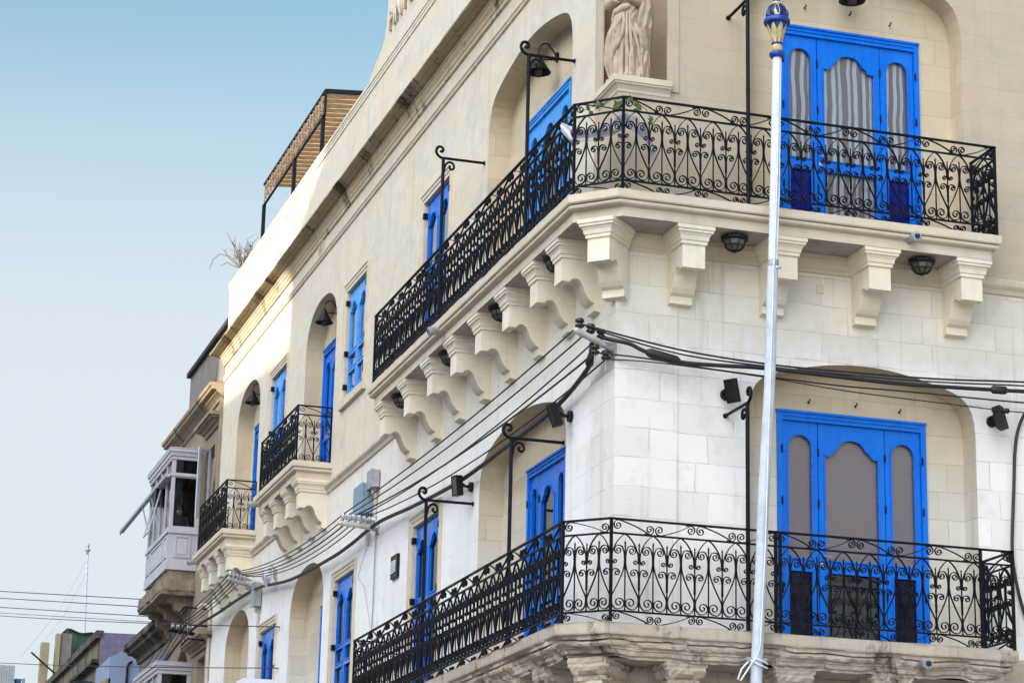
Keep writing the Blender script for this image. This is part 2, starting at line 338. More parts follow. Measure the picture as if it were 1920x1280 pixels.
def wave_mat(name, a, b, scale, axis='X', dist=.6, bw=None):
    m, nt, bs = newmat(name); tc = N(nt, 'ShaderNodeTexCoord'); w = N(nt, 'ShaderNodeTexWave', wave_type='BANDS', bands_direction=axis)
    setin(w, Scale=scale, Distortion=dist, Detail=1.0, Detail_Scale=1.0); nt.links.new(tc.outputs['Object'], w.inputs['Vector'])
    c = mixc(nt, ramp(nt, w.outputs['Fac'], *(bw or (.42, .58))), a, b); nt.links.new(c, bs.inputs['Base Color']); bs.inputs['Roughness'].default_value = .95
    bs.inputs['Specular IOR Level'].default_value = .1
    return m
M['curtain'] = None
def curtain_mat():
    m, nt, bs = newmat('striped_curtain'); tc = N(nt, 'ShaderNodeTexCoord'); s = N(nt, 'ShaderNodeSeparateXYZ'); nt.links.new(tc.outputs['Object'], s.inputs[0])
    sway = noise_(nt, tc.outputs['Object'], 1.4, 2)
    x = math_(nt, 'ADD', s.outputs[0], math_(nt, 'MULTIPLY', math_(nt, 'SUBTRACT', sway, .5), .10))
    a = math_(nt, 'FRACT', math_(nt, 'MULTIPLY', math_(nt, 'ADD', x, 5.0), 4.4))
    w1 = math_(nt, 'MULTIPLY', math_(nt, 'GREATER_THAN', a, .05), math_(nt, 'LESS_THAN', a, .27))
    w2 = math_(nt, 'MULTIPLY', math_(nt, 'GREATER_THAN', a, .47), math_(nt, 'LESS_THAN', a, .69))
    w = math_(nt, 'ADD', w1, w2)
    weave = noise_(nt, tc.outputs['Object'], 60, 2)
    dark = mixc(nt, weave, (.27, .225, .23), (.36, .30, .305)); lite = mixc(nt, weave, (.70, .73, .78), (.78, .80, .84))
    nt.links.new(mixc(nt, w, dark, lite), bs.inputs['Base Color']); bs.inputs['Roughness'].default_value = .95
    return m
M['curtain'] = curtain_mat()
M['blind'] = wave_mat('woven_blind', (.29, .225, .235), (.44, .35, .36), 14, 'Z', 1.5, (.2, .8))
M['skysheer'] = plain('sky_white_sheer', (.80, .82, .85), .95, var=.2, scale=2)  # white tone stands in for sky reflected in the upper panes

# ------------------------------------------------------------------ ground and street
g = MB(); g.quad((-600, -600, 0), (600, -600, 0), (600, 900, 0), (-600, 900, 0)); g.build('ground', M['ground'], kind='structure')
g = MB(); g.quad((-9.5, -40, .004), (-1.8, -40, .004), (-1.8, 120, .004), (-9.5, 120, .004)); g.quad((-1.8, -12, .004), (60, -12, .004), (60, -3, .004), (-1.8, -3, .004)); g.build('street', M['asphalt'], kind='structure')
g = MB(); g.prism([(-1.8, -3), (60, -3), (60, 0), (0, 0), (0, 120), (-1.8, 120)], 0.008, .13, lambda a, d, b: (a, b, d)); g.build('pavement', M['ground'], kind='structure')

# ------------------------------------------------------------------ the corner building
CB = thing('corner_building', 'cream limestone corner building with blue doors and long iron balconies', 'building')
def arch_pts(s0, s1, zs, zc, kind='basket', n=26):
    c = (s0 + s1) / 2; h = (s1 - s0) / 2; out = []
    if kind == 'basket':
        T = [(0, 0), (.18, -.012), (.343, -.06), (.58, -.16), (.82, -.30), (.94, -.46), (.987, -.66), (1, -1)]
        def f(u):
            u = abs(u)
            for (a, b), (p, q) in zip(T[:-1], T[1:]):
                if u <= p: return b + (q - b) * (u - a) / (p - a)
            return -1
        us = [math.sin(PI / 2 * (-1 + 2 * i / n)) for i in range(n + 1)]
        for u in us: out.append((c + u * h, zc + (zc - zs) * f(u)))
        # smooth
        zz = [p[1] for p in out]
        for _ in range(2): zz = [zz[0]] + [(zz[i - 1] + 2 * zz[i] + zz[i + 1]) / 4 for i in range(1, n)] + [zz[-1]]
        out = [(p[0], q) for p, q in zip(out, zz)]
    else:
        for i in range(n + 1):
            u = math.sin(PI / 2 * (-1 + 2 * i / n)); out.append((c + u * h, zs + (zc - zs) * max(0, 1 - abs(u) ** kind) ** (1 / kind)))
    return out
def rect_pts(s0, s1, z): return [(s0, z), (s1, z)]
def band(mb, F, s0, s1, za, zb, ops, e=0., mi=0):
    s = s0
    for zbot, pts in sorted(ops, key=lambda o: o[1][0][0]):
        a, b = pts[0][0], pts[-1][0]
        if a > s + 1e-5: mb.quad(F(s, e, za), F(a, e, za), F(a, e, zb), F(s, e, zb), mi)
        for (p, q), (r, t) in zip(pts[:-1], pts[1:]): mb.quad(F(p, e, q), F(r, e, t), F(r, e, zb), F(p, e, zb), mi)
        if zbot > za + 1e-5: mb.quad(F(a, e, za), F(b, e, za), F(b, e, zbot), F(a, e, zbot), mi)
        s = b
    if s < s1 - 1e-5: mb.quad(F(s, e, za), F(s1, e, za), F(s1, e, zb), F(s, e, zb), mi)
def reveal(mb, F, zbot, pts, d, mi=0, e0=0.):
    loop = [(pts[0][0], zbot)] + pts + [(pts[-1][0], zbot)]
    for (p, q), (r, t) in zip(loop, loop[1:] + loop[:1]):
        if abs(p - r) + abs(q - t) > 1e-6: mb.quad(F(p, e0, q), F(r, e0, t), F(r, -d, t), F(p, -d, q), mi)

D_ = .35
ZU, ZL = 11.34, 5.95
LA_u = [(ZU, arch_pts(1.92, 5.9, 14.35, 15.19)), (ZU, arch_pts(15.95, 18.66, 14.1, 14.97, 2.25)), (ZU, arch_pts(23.27, 25.9, 14.12, 15.0, 2.25))]
LW_u = [(ZU, rect_pts(8.03, 9.58, 14.45)), (12.36, rect_pts(13.55, 15.07, 14.45)), (12.36, rect_pts(20.46, 21.99, 14.45))]
LA_l = [(ZL, arch_pts(1.92, 5.92, 8.75, 9.6)), (ZL, arch_pts(16.1, 19.03, 8.85, 9.69, 2.25)), (ZL, arch_pts(23.2, 25.95, 8.95, 9.82, 2.25))]
LW_l = [(ZL, rect_pts(8.05, 9.6, 8.98)), (6.25, rect_pts(13.62, 15.12, 8.98)), (6.25, rect_pts(20.38, 21.92, 8.96))]
RA_u = [(ZU, arch_pts(1.80, 4.90, 14.3, 15.2))]
RA_l = [(ZL, arch_pts(1.777, 4.937, 8.85, 9.62))]
YE, XE, ZP = 27.9, 13.0, 18.0
w = MB()
band(w, FL, .60, YE, 10.5, ZP, LA_u + LW_u); band(w, FL, .60, YE, 5.5, 10.5, LA_l + LW_l); band(w, FL, 0, YE, 0, 5.5, [])
w.quad(FL(0, 0, 5.5), FL(.6, 0, 5.5), FL(.6, 0, 13.1), FL(0, 0, 13.1))
w.quad((0, YE, 0), (XE, YE, 0), (XE, YE, ZP), (0, YE, ZP))
w.build('wall', M['stoneL'], CB)
w = MB()
band(w, FR, .65, XE, 10.5, ZP, RA_u); band(w, FR, .65, XE, 5.5, 10.5, RA_l); band(w, FR, 0, XE, 0, 5.5, [])
w.quad(FR(0, 0, 5.5), FR(.65, 0, 5.5), FR(.65, 0, 13.1), FR(0, 0, 13.1))
w.quad((XE, 0, 0), (XE, YE, 0), (XE, YE, ZP), (XE, 0, ZP))
w.build('wall', M['stoneR'], CB)
w = MB(); w.quad((0.02, 0.02, 17.2), (XE - .02, .02, 17.2), (XE - .02, YE - .02, 17.2), (.02, YE - .02, 17.2)); w.build('roof', M['soffit'], CB)
# recess jambs, soffits and back walls
def recess(F, zbot, pts, door, name='arch_recess'):
    mb = MB(); reveal(mb, F, zbot, pts, D_)
    dp = rect_pts(door[0], door[1], door[2])
    # back wall, split into columns around the door opening
    s0, s1 = pts[0][0], pts[-1][0]
    def top(s):
        for (p, q), (r, t) in zip(pts[:-1], pts[1:]):
            if p <= s <= r: return q + (t - q) * (s - p) / max(1e-6, r - p)
        return pts[-1][1]
    xs = sorted(set([p[0] for p in pts] + [door[0], door[1]]))
    for a, b in zip(xs[:-1], xs[1:]):
        lo = door[2] if door[0] - 1e-6 <= a and b <= door[1] + 1e-6 else zbot
        mb.quad(F(a, -D_, lo), F(b, -D_, lo), F(b, -D_, top(b)), F(a, -D_, top(a)))
    reveal(mb, F, zbot, dp, D_ + .12, e0=-D_)
    return mb.build(name, M['jamb'], CB)
doorsR = [(RA_u[0], (2.36, 4.42, 14.31), 'up'), (RA_l[0], (2.30, 4.39, 9.0), 'low')]
doorsL = [(LA_u[0], (2.95, 5.02, 14.24), 'up'), (LA_l[0], (2.88, 4.62, 8.89), 'low'), (LA_u[1], (16.2, 18.48, 14.18), 'x'), (LA_u[2], (23.5, 25.46, 14.15), 'x'), (LA_l[1], (16.15, 17.72, 8.9), 'x'), (LA_l[2], (23.25, 24.6, 8.9), 'x')]
for (zb, pts), d, k in doorsR: recess(FR, zb, pts, d)
for (zb, pts), d, k in doorsL: recess(FL, zb, pts, d)
for ops in (LW_u, LW_l):
    for zb, pts in ops:
        mb = MB(); reveal(mb, FL, zb, pts, .14); mb.build('window_reveal', M['jamb'], CB)
# quoin strips at the corner
w = MB()
for z0, z1 in ((5.96, 10.84), (11.35, 12.90)):
    w.prism([(-.02, -.02), (.81, -.02), (.81, 0), (0, 0), (0, .9), (-.02, .9)], z0, z1, lambda a, d, b: (a, b, d))
w.box(.652, .81, -.02, -.0005, 13.0, 16.0); w.box(-.02, -.0005, .602, .9, 13.0, 15.78)
w.build('corner_quoin', M['stoneR'], CB)
# statue niche cut into the corner
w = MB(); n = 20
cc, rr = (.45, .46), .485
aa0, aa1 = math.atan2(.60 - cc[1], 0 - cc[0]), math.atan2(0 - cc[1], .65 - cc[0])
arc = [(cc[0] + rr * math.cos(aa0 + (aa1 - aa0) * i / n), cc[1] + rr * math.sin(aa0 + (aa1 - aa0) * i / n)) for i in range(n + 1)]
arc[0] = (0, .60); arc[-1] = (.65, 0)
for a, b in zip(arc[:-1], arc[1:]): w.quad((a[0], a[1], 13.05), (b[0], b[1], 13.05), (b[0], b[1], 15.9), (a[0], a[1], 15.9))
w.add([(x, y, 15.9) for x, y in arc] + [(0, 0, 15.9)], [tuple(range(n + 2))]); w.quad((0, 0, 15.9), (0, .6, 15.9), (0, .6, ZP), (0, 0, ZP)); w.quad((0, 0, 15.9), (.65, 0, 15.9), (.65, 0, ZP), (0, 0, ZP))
w.build('niche', M['nicheshade'], CB)
# pedestal under the statue
w = MB()
def ped_path(e): return [(.69, 0), (.69, -e), (-e, -e), (-e, .70 + e), (0, .70 + e)]
w.sweep([(.0, 12.55), (.015, 12.56), (.015, 12.90), (.03, 12.915), (.035, 12.95), (.06, 12.99), (.085, 13.01), (.085, 13.03), (.10, 13.035), (.10, 13.115), (-.66, 13.12)], ped_path)
w.build('statue_pedestal', M['trim'], CB)

# cornice, string courses, parapet
def Lrun(y0, y1):
    def f(e): return [(0, y0), (-e, y0), (-e, y1 - max(0, .33 - e) * .3), (0, y1 - max(0, .33 - e) * .3)]
    return f
def corner_run(x1, y1):
    def f(e): return [(x1, 0), (x1, -e), (-e, -e), (-e, y1), (0, y1)]
    return f
def corn_jit(q, e, ri):
    if ri > 1: 
        k = noise.noise(q * 2.1) * .012 + noise.noise(q * 7) * .006; return q + Vector((k if q.x < 0 else 0, k if q.y < 0 else 0, k * .5))
    return q
w = MB(); w.sweep([(0, 16.20), (.04, 16.21), (.045, 16.27), (.06, 16.28), (.075, 16.33), (.11, 16.37), (.115, 16.41), (.135, 16.42), (.14, 16.455), (.0, 16.458)], corner_run(XE, YE + .1), step=.25, jit=corn_jit)
w.build('bed_moulding', M['bed'], CB)
w = MB(); w.sweep([(0, 16.459), (.15, 16.46), (.155, 16.475), (.24, 16.485), (.255, 16.50), (.35, 16.51), (.352, 16.515), (.36, 16.52), (.36, 16.55), (.34, 16.56), (0, 16.66)], corner_run(XE, YE + .3), step=.25, jit=corn_jit)
w.build('cornice', M['cornice'], CB)
w = MB(); w.sweep([(0, 15.80), (.03, 15.81), (.04, 15.84), (.02, 15.86), (.045, 15.88), (.045, 15.92), (0, 15.94)], corner_run(XE, YE)); w.build('string_course', M['trim'], CB)
w = MB(); prof = [(0, 10.78), (.03, 10.79), (.05, 10.84), (.09, 10.88), (.10, 10.90), (.10, 10.95), (0, 11.0)]
for a, b in ((10.03, 16.0), (19.45, 23.1), (26.5, YE)): w = MB(); w.sweep(prof, lambda e: [(0, a), (-e, a), (-e, b), (0, b)]); w.build('string_course', M['trim'], CB)
w = MB(); w.sweep(prof, lambda e: [(4.92, 0), (4.92, -e), (XE, -e), (XE, 0)]); w.build('string_course', M['trim'], CB)
w = MB()
w.box(-.001, .30, -.001, YE + .001, 18.0, 18.04); w.sweep([(.0, 18.02), (.02, 18.03), (.02, 18.09), (.03, 18.10), (.03, 18.15), (.045, 18.16), (.045, 18.22), (-.30, 18.24), (-.30, 17.2)], corner_run(XE, YE))
w.quad((0, .02, 17.21), (XE, .02, 17.21), (XE, .02, 18.0), (0, .02, 18.0)); w.build('parapet', M['stoneL'], CB)
# panel grooves on the parapet face
w = MB()
for y in (6.35, 6.47, 18.9, 12.9): w.box(-.012, .0, y, y + .05, 17.0, 17.95)
w.build('parapet_fillet', M['trim'], CB)
# curved gable with raised lettering
cy = 8.9
left = [(14.1, 18.2), (14.0, 18.36), (13.72, 18.47), (13.4, 18.53), (13.15, 18.60), (12.95, 18.74), (12.82, 18.98), (12.77, 19.3), (12.76, 19.75)]
poly = left + [(2 * cy - a, b) for a, b in left[::-1]]
w = MB(); w.prism(poly, 0.0, .28, lambda a, d, b: (d - .003, a, b))
w.build('gable', M['stoneL'], CB)
w = MB(); w.sweep([(0, 19.72), (.05, 19.75), (.09, 19.82), (.12, 19.85), (.12, 19.93), (-.3, 19.95)], lambda e: [(.25, 12.76 + e), (-e, 12.76 + e), (-e, 2 * cy - 12.76 - e), (.25, 2 * cy - 12.76 - e)]); w.build('gable_cornice', M['trim'], CB)
def letters(txt, y, z, size, parent):
    cu = bpy.data.curves.new('lettering', 'FONT'); cu.body = txt; cu.size = size; cu.extrude = .03; cu.space_character = 1.12; cu.offset = .006
    o = bpy.data.objects.new('lettering', cu); COL.objects.link(o)
    dg = bpy.context.evaluated_depsgraph_get(); me = bpy.data.meshes.new_from_object(o.evaluated_get(dg)); bpy.data.objects.remove(o)
    o = link('lettering', me, parent); me.materials.clear(); me.materials.append(M['trim'])
    o.matrix_local = Matrix(((0, 0, -1, -.03), (-1, 0, 0, y), (0, 1, 0, z), (0, 0, 0, 1)))
    return o
letters('PINTO', 12.50, 18.70, .56, CB)
# ventilation grilles
for y, z in ((17.62, 16.08), (24.85, 16.02)):
    w = MB(); w.box(-.015, 0, y - .2, y + .2, z - .14, z + .14)
    for i in range(4): w.box(-.03, -.015, y - .17, y + .17, z - .10 + i * .06, z - .075 + i * .06)
    for a, b, c, d in ((-.2, -.17, -.14, .14), (.17, .2, -.14, .14)): w.box(-.03, -.015, y + a, y + b, z + c, z + d)
    w.build('vent', M['trim'], CB)
# small square vent stone by the right arch
w = MB(); w.box(2.72, 2.82, -.012, 0, 10.52, 10.64); w.build('vent', M['trim'], CB)

# ------------------------------------------------------------------ balconies
def slab_corner(Xr, Yl, c):
    e0 = .645
    def f(e):
        if e < .30: 
            return [(Xr - (e0 - e) , 0), (Xr - (e0 - e), -e), (-e, -e), (-e, -e), (-e, Yl - (e0 - e)), (0, Yl - (e0 - e))]
        return [(Xr + (e - e0), 0), (Xr + (e - e0), -e), (-e + c, -e), (-e, -e + c), (-e, Yl + (e - e0)), (0, Yl + (e - e0))]
    return f
up_prof = [(.645, 11.02), (.645, 11.145), (.66, 11.15), (.69, 11.155), (.715, 11.17), (.722, 11.19), (.715, 11.21), (.69, 11.222), (.735, 11.225), (.745, 11.24), (.745, 11.34)]
def floor_caps(mb, path, z0, z1, e0, e1):
    for z, e in ((z0, e0), (z1, e1)):
        p = path(e) + [(.0, 0.)] if len(path(e)) == 6 else path(e)
        tri = tessellate_polygon([[Vector((a, b, 0)) for a, b in p]]); mb.add([(a, b, z) for a, b in p], [tuple(t) for t in tri], 1)
def slab_jit(q, e, ri):
    k = noise.noise(q * 5) * .006 + noise.noise(q * 1.7) * .004
    return q + Vector((k, k, k * .7))
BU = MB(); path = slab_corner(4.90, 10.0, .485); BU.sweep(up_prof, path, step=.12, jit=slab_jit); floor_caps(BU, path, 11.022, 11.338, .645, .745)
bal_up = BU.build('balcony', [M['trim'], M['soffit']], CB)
lo_prof = [(.70, 5.56), (.70, 5.585), (.735, 5.60), (.74, 5.61), (.745, 5.645), (.765, 5.655), (.765, 5.67), (.78, 5.675), (.815, 5.69), (.828, 5.715), (.815, 5.742), (.79, 5.752), (.84, 5.757), (.845, 5.795), (.86, 5.80), (.875, 5.812), (.88, 5.83), (.88, 5.89), (.88, 5.95)]
def lo_jit(q, e, ri):
    a = 1.0 if ri < 13 else (.6 if ri < 15 else .22)
    k = noise.noise(q * 3.1) * .030 + noise.noise(q * 9) * .020 + noise.noise(q * 21) * .010 + max(0, noise.noise(q * 1.6 + Vector((3, 1, 2))) - .12) * .16 + max(0, noise.noise(q * 5.3 + Vector((7, 2, 5))) - .18) * .09
    return q + Vector((k, k, k * .6)) * a
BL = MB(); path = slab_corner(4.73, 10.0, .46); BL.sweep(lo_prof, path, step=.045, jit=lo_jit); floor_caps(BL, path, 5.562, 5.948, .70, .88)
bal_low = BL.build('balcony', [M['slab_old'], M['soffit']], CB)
# wall moulding under the soffits
w = MB(); cap = [(0, 10.78), (.03, 10.79), (.03, 10.83), (.05, 10.85), (.07, 10.91), (.10, 10.94), (.10, 11.019)]
w.sweep(cap, corner_run(4.88, 9.98)); w.build('soffit_moulding', M['trim'], bal_up)
w = MB(); w.sweep([(e, z - 5.46) for e, z in cap], corner_run(4.7, 9.98)); w.build('soffit_moulding', M['slab_old'], bal_low)

def corbel_mesh(zt=0.):   # local frame: x to the right, y into the wall, z=0 at soffit
    hw = .15; mb = MB()
    side = [(0, -.22), (.54, -.22), (.54, -.53), (.43, -.53), (.42, -.505), (.385, -.485), (.34, -.48), (.30, -.50), (.262, -.555), (.235, -.63), (.20, -.70), (.155, -.755), (.10, -.785), (.10, -.88), (0, -.90)]
    mb.prism(side, -hw, hw, lambda e, d, z: (d, -e, z))
    fl = [(.0, -.235), (.022, -.228), (.022, -.185), (.035, -.18), (.045, -.13), (.065, -.095), (.085, -.085), (.085, -.055), (.10, -.05), (.10, .0)]
    mb.sweep(fl, lambda o: [(-hw - o, 0), (-hw - o, -.54 - o), (hw + o, -.54 - o), (hw + o, 0)])
    return mb
cm = corbel_mesh(); proto = cm.build('corbel', M['corbel'], bal_up, (.82, 0, 11.02), RZ_R)
LYs = [.72, 1.75, 3.0, 4.32, 5.6, 6.9, 8.28, 9.79]; RXs = [2.07, 3.36, 4.66]
dup(proto, bal_up, (.0, 0, 11.02), RZ_C)
for x in RXs: dup(proto, bal_up, (x, 0, 11.02), RZ_R)
for y in LYs: dup(proto, bal_up, (0, y, 11.02), RZ_L)
# weathered lower corbels
def low_corbel():
    mb = MB(); hw = .15
    side = [(0, -.24), (.60, -.24), (.60, -.62), (.47, -.64), (.40, -.60), (.33, -.63), (.26, -.80), (.15, -.95), (.10, -1.0), (0, -1.02)]
    mb.prism(side, -hw, hw, lambda e, d, z: (d, -e, z))
    def jit(q, e, ri):
        k = noise.noise(q * 6) * .045 + noise.noise(q * 14) * .025 + noise.noise(q * 30) * .01; return q + Vector((k, k, k * .5))
    fl = [(.0, -.26), (.03, -.25), (.035, -.21), (.02, -.19), (.06, -.17), (.085, -.13), (.10, -.09), (.085, -.06), (.11, -.04), (.11, .01)]
    mb.sweep(fl, lambda o: [(-hw - o, 0), (-hw - o, -.60 - o), (hw + o, -.60 - o), (hw + o, 0)], mi=1, step=.05, jit=jit)
    return mb
proto2 = low_corbel().build('corbel', [M['stoneL'], M['slab_old']], bal_low, (.68, 0, 5.56), RZ_R)
dup(proto2, bal_low, (0, 0, 5.56), RZ_C)
for x in RXs: dup(proto2, bal_low, (x, 0, 5.56), RZ_R)
for y in LYs: dup(proto2, bal_low, (0, y, 5.56), RZ_L)
# drain spouts
def spout(parent, loc, rz):
    mb = MB(); mb.tube([(0, .12, 0), (0, -.05, -.01), (0, -.06, -.01), (0, -.16, -.02)], [.05, .05, .06, .06], 12); mb.tube([(0, -.12, -.02), (0, -.145, -.02)], .07, 12)
    mb.tube([(0, -.162, -.02), (0, -.163, -.02)], .04, 10, 1)
    return mb.build('drain_spout', [M['galv'], M['dark']], parent, loc, rz)
spout(bal_up, (3.72, -.74, 11.16), RZ_R); spout(bal_up, (-.74, 5.75, 11.17), RZ_L); spout(bal_low, (3.68, -.84, 5.72), RZ_R)

# ---- wrought iron railing
def cr(P, n=7):
    out = []
    for i in range(len(P) - 1):
        p0, p1, p2, p3 = P[max(i - 1, 0)], P[i], P[i + 1], P[min(i + 2, len(P) - 1)]
        for k in range(n):
            t = k / n
            out.append(tuple(.5 * (2 * p1[j] + (p2[j] - p0[j]) * t + (2 * p0[j] - 5 * p1[j] + 4 * p2[j] - p3[j]) * t * t + (3 * p1[j] - p0[j] - 3 * p2[j] + p3[j]) * t ** 3) for j in (0, 1)))
    out.append(P[-1]); return out
def cr3(P, n=6):
    P = [Vector(p) for p in P]; out = []
    for i in range(len(P) - 1):
        p0, p1, p2, p3 = P[max(i - 1, 0)], P[i], P[i + 1], P[min(i + 2, len(P) - 1)]
        for k in range(n):
            t = k / n; out.append(.5 * (2 * p1 + (p2 - p0) * t + (2 * p0 - 5 * p1 + 4 * p2 - p3) * t * t + (3 * p1 - p0 - 3 * p2 + p3) * t ** 3))
    out.append(P[-1]); return out
def curl(c, r0, r1, a0, turns, n=26):   # turns >0 counterclockwise
    return [(c[0] + (r0 + (r1 - r0) * (i / n) ** .8) * math.cos(a0 + turns * 2 * PI * i / n), c[1] + (r0 + (r1 - r0) * (i / n) ** .8) * math.sin(a0 + turns * 2 * PI * i / n)) for i in range(n + 1)]
RT = .0098; RD = .026
def unit_curves(b):
    """half-unit: picket A at x=0, picket B at x=b; returns list of (x,z) polylines for the right half"""
    k = b / .1765
    sx = lambda P: [(x * k, z) for x, z in P]
    c1 = curl((.088, -.362), .058, .012, math.radians(105), -1.55)
    up = cr([(.007, -.55), (.007, -.47), (.012, -.40), (.03, -.335), (.055, -.31)] + [c1[0]]) + c1[1:]
    c2 = curl((.072, -.985), .078, .014, math.radians(-80), -1.5)
    lo = cr([(.007, -.50), (.012, -.55), (.03, -.62), (.075, -.73), (.13, -.84), (.163, -.905), (.169, -.96), (.155, -1.02), (.12, -1.058)] + [c2[0]]) + c2[1:]
    c3 = curl((.130, -.495), .034, .009, 0, -1.2)
    ar = cr([(0.0, -.165), (.05, -.20), (.10, -.26), (.14, -.335), (.163, -.42)] + [c3[0]]) + c3[1:]
    c4 = curl((.104, -.63), .042, .010, math.radians(85), 1.25)
    an = cr([(.172, -.74), (.170, -.67), (.155, -.605), (.130, -.586)] + [c4[0]]) + c4[1:]
    return [sx(P) for P in (up, lo, ar, an)]
def frieze(mb, x0, x1, zt, zb):
    n = max(1, int(round((x1 - x0) / .53))); p = (x1 - x0) / n; h = zt - zb
    for k in range(n + 1):
        x = x0 + k * p; top = k % 2 == 0
        for sgn in (-1, 1):
            xe = x + sgn * p
            if xe < x0 - 1e-4 or xe > x1 + 1e-4: continue
            r = h * .40; c = (x + sgn * r * 1.02, (zt - r * 1.02 if top else zb + r * 1.02))
            # strap runs from the opposite side of the next node, meets the bar above the node and curls inwards
            start = (xe - sgn * .06, zb + .006 if top else zt - .006)
            a0 = PI / 2 if top else -PI / 2
            cu = curl(c, r, .010, a0, (1 if sgn > 0 else -1) * (1 if top else -1) * 1.55)
            mid = (x + sgn * (r * 1.02 + .06), zt - .012 if top else zb + .012)
            lead = [start, ((start[0] + mid[0]) / 2, (start[1] + mid[1]) / 2 + (.012 if top else -.012)), mid, cu[0]] if sgn > 0 else [mid, cu[0]]
            mb.ribbon(cr(lead, 5) + cu[1:], RT, RD)
def scroll_panel(length, nun, H=1.24, lowbar=True):
    mb = MB(); b = length / nun / 2
    curves = unit_curves(b)
    for i in range(nun):
        xa = (2 * i + 1) * b
        for P in curves:
            mb.ribbon([(xa + x, z) for x, z in P], RT, RD); mb.ribbon([(xa - x, z) for x, z in P], RT, RD)
        mb.box(xa - .007, xa + .007, -.007, .007, -1.085, -.29); mb.box(xa - .011, xa + .011, -.009, .009, -.55, -.40)
        mb.add([(xa, 0, -.235), (xa - .014, 0, -.275), (xa, -.012, -.275), (xa + .014, 0, -.275), (xa, .012, -.275), (xa, 0, -.31)], [(0, 1, 2), (0, 2, 3), (0, 3, 4), (0, 4, 1), (5, 2, 1), (5, 3, 2), (5, 4, 3), (5, 1, 4)])
    for i in range(nun + 1):
        xb = 2 * i * b
        mb.box(xb - .007, xb + .007, -.007, .007, -1.085, -.31); mb.box(xb - .012, xb + .012, -.009, .009, -.83, -.64)
        mb.add([(xb, 0, -.255), (xb - .013, 0, -.29), (xb, -.012, -.29), (xb + .013, 0, -.29), (xb, .012, -.29), (xb, 0, -.32)], [(0, 1, 2), (0, 2, 3), (0, 3, 4), (0, 4, 1), (5, 2, 1), (5, 3, 2), (5, 4, 3), (5, 1, 4)])
    mb.box(0, length, -.014, .014, -.172, -.152); mb.box(0, length, -.014, .014, -1.095, -1.075)
    frieze(mb, .02, length - .02, 0, -.155); frieze(mb, .02, length - .02, -1.09, -H + .01)
    if lowbar: mb.box(0, length, -.012, .012, -H, -H + .014)
    return mb
def railing(bal, plan, z, H=1.24, lowbar=False, extra_posts=()):
    """plan: list of points in order (x right as seen from outside)"""
    for a, b in zip(plan[:-1], plan[1:]):
        a = Vector((*a, 0)); b = Vector((*b, 0)); L = (b - a).length; rz = math.atan2(b.y - a.y, b.x - a.x)
        n = max(1, int(round(L / .345)))
        scroll_panel(L, n, H, lowbar).build('scroll_panel', M['iron'], bal, (a.x, a.y, z), rz)
        mb = MB(); mb.box(-.022, L + .022, -.022, .022, 0, .016); mb.box(-.012, L + .012, -.012, .012, .016, .024); mb.build('top_rail', M['iron'], bal, (a.x, a.y, z), rz)
    for p in list(plan) + list(extra_posts):
        mb = MB(); mb.box(-.017, .017, -.017, .017, -H, .0); mb.build('post', M['iron'], bal, (p[0], p[1], z))
pu = .647
railing(bal_up, [(-.0, 10.1), (-pu, 10.1), (-pu, -pu + .48), (-pu + .48, -pu), (4.985, -pu), (4.985, 0)], 12.57, 1.23, False, [])
pl = .75
railing(bal_low, [(0, 10.25), (-pl, 10.25), (-pl, -pl + .45), (-pl + .45, -pl), (4.985, -pl), (4.985, 0)], 7.19, 1.235, True, [(1.86, -pl), (1.80, -pl), (4.55, -pl)])

# two small balconies further along the left facade
for y0, y1, zz in ((16.0, 19.45, 0.), (23.15, 26.45, 0.)):
    def bpath(e, y0=y0, y1=y1): d = .645 - e; return [(0, y0 - .06 + d), (-e, y0 - .06 + d), (-e, y1 + .06 - d), (0, y1 + .06 - d)]
    mb = MB(); mb.sweep(up_prof, bpath, step=.15, jit=slab_jit); floor_caps(mb, bpath, 11.022, 11.338, .645, .745)
    bb = mb.build('balcony', [M['trim'], M['soffit']], CB)
    railing(bb, [(0, y1), (-pu, y1), (-pu, y0 + .04), (0, y0 + .04)], 12.43, 1.10, False)
    for y in (y0 + .18, (y0 + y1) / 2 - .55, (y0 + y1) / 2 + .55, y1 - .2): dup(proto, bb, (0, y, 11.02), RZ_L)
    spout(bb, (-.74, y1 - .15, 11.15), RZ_L)

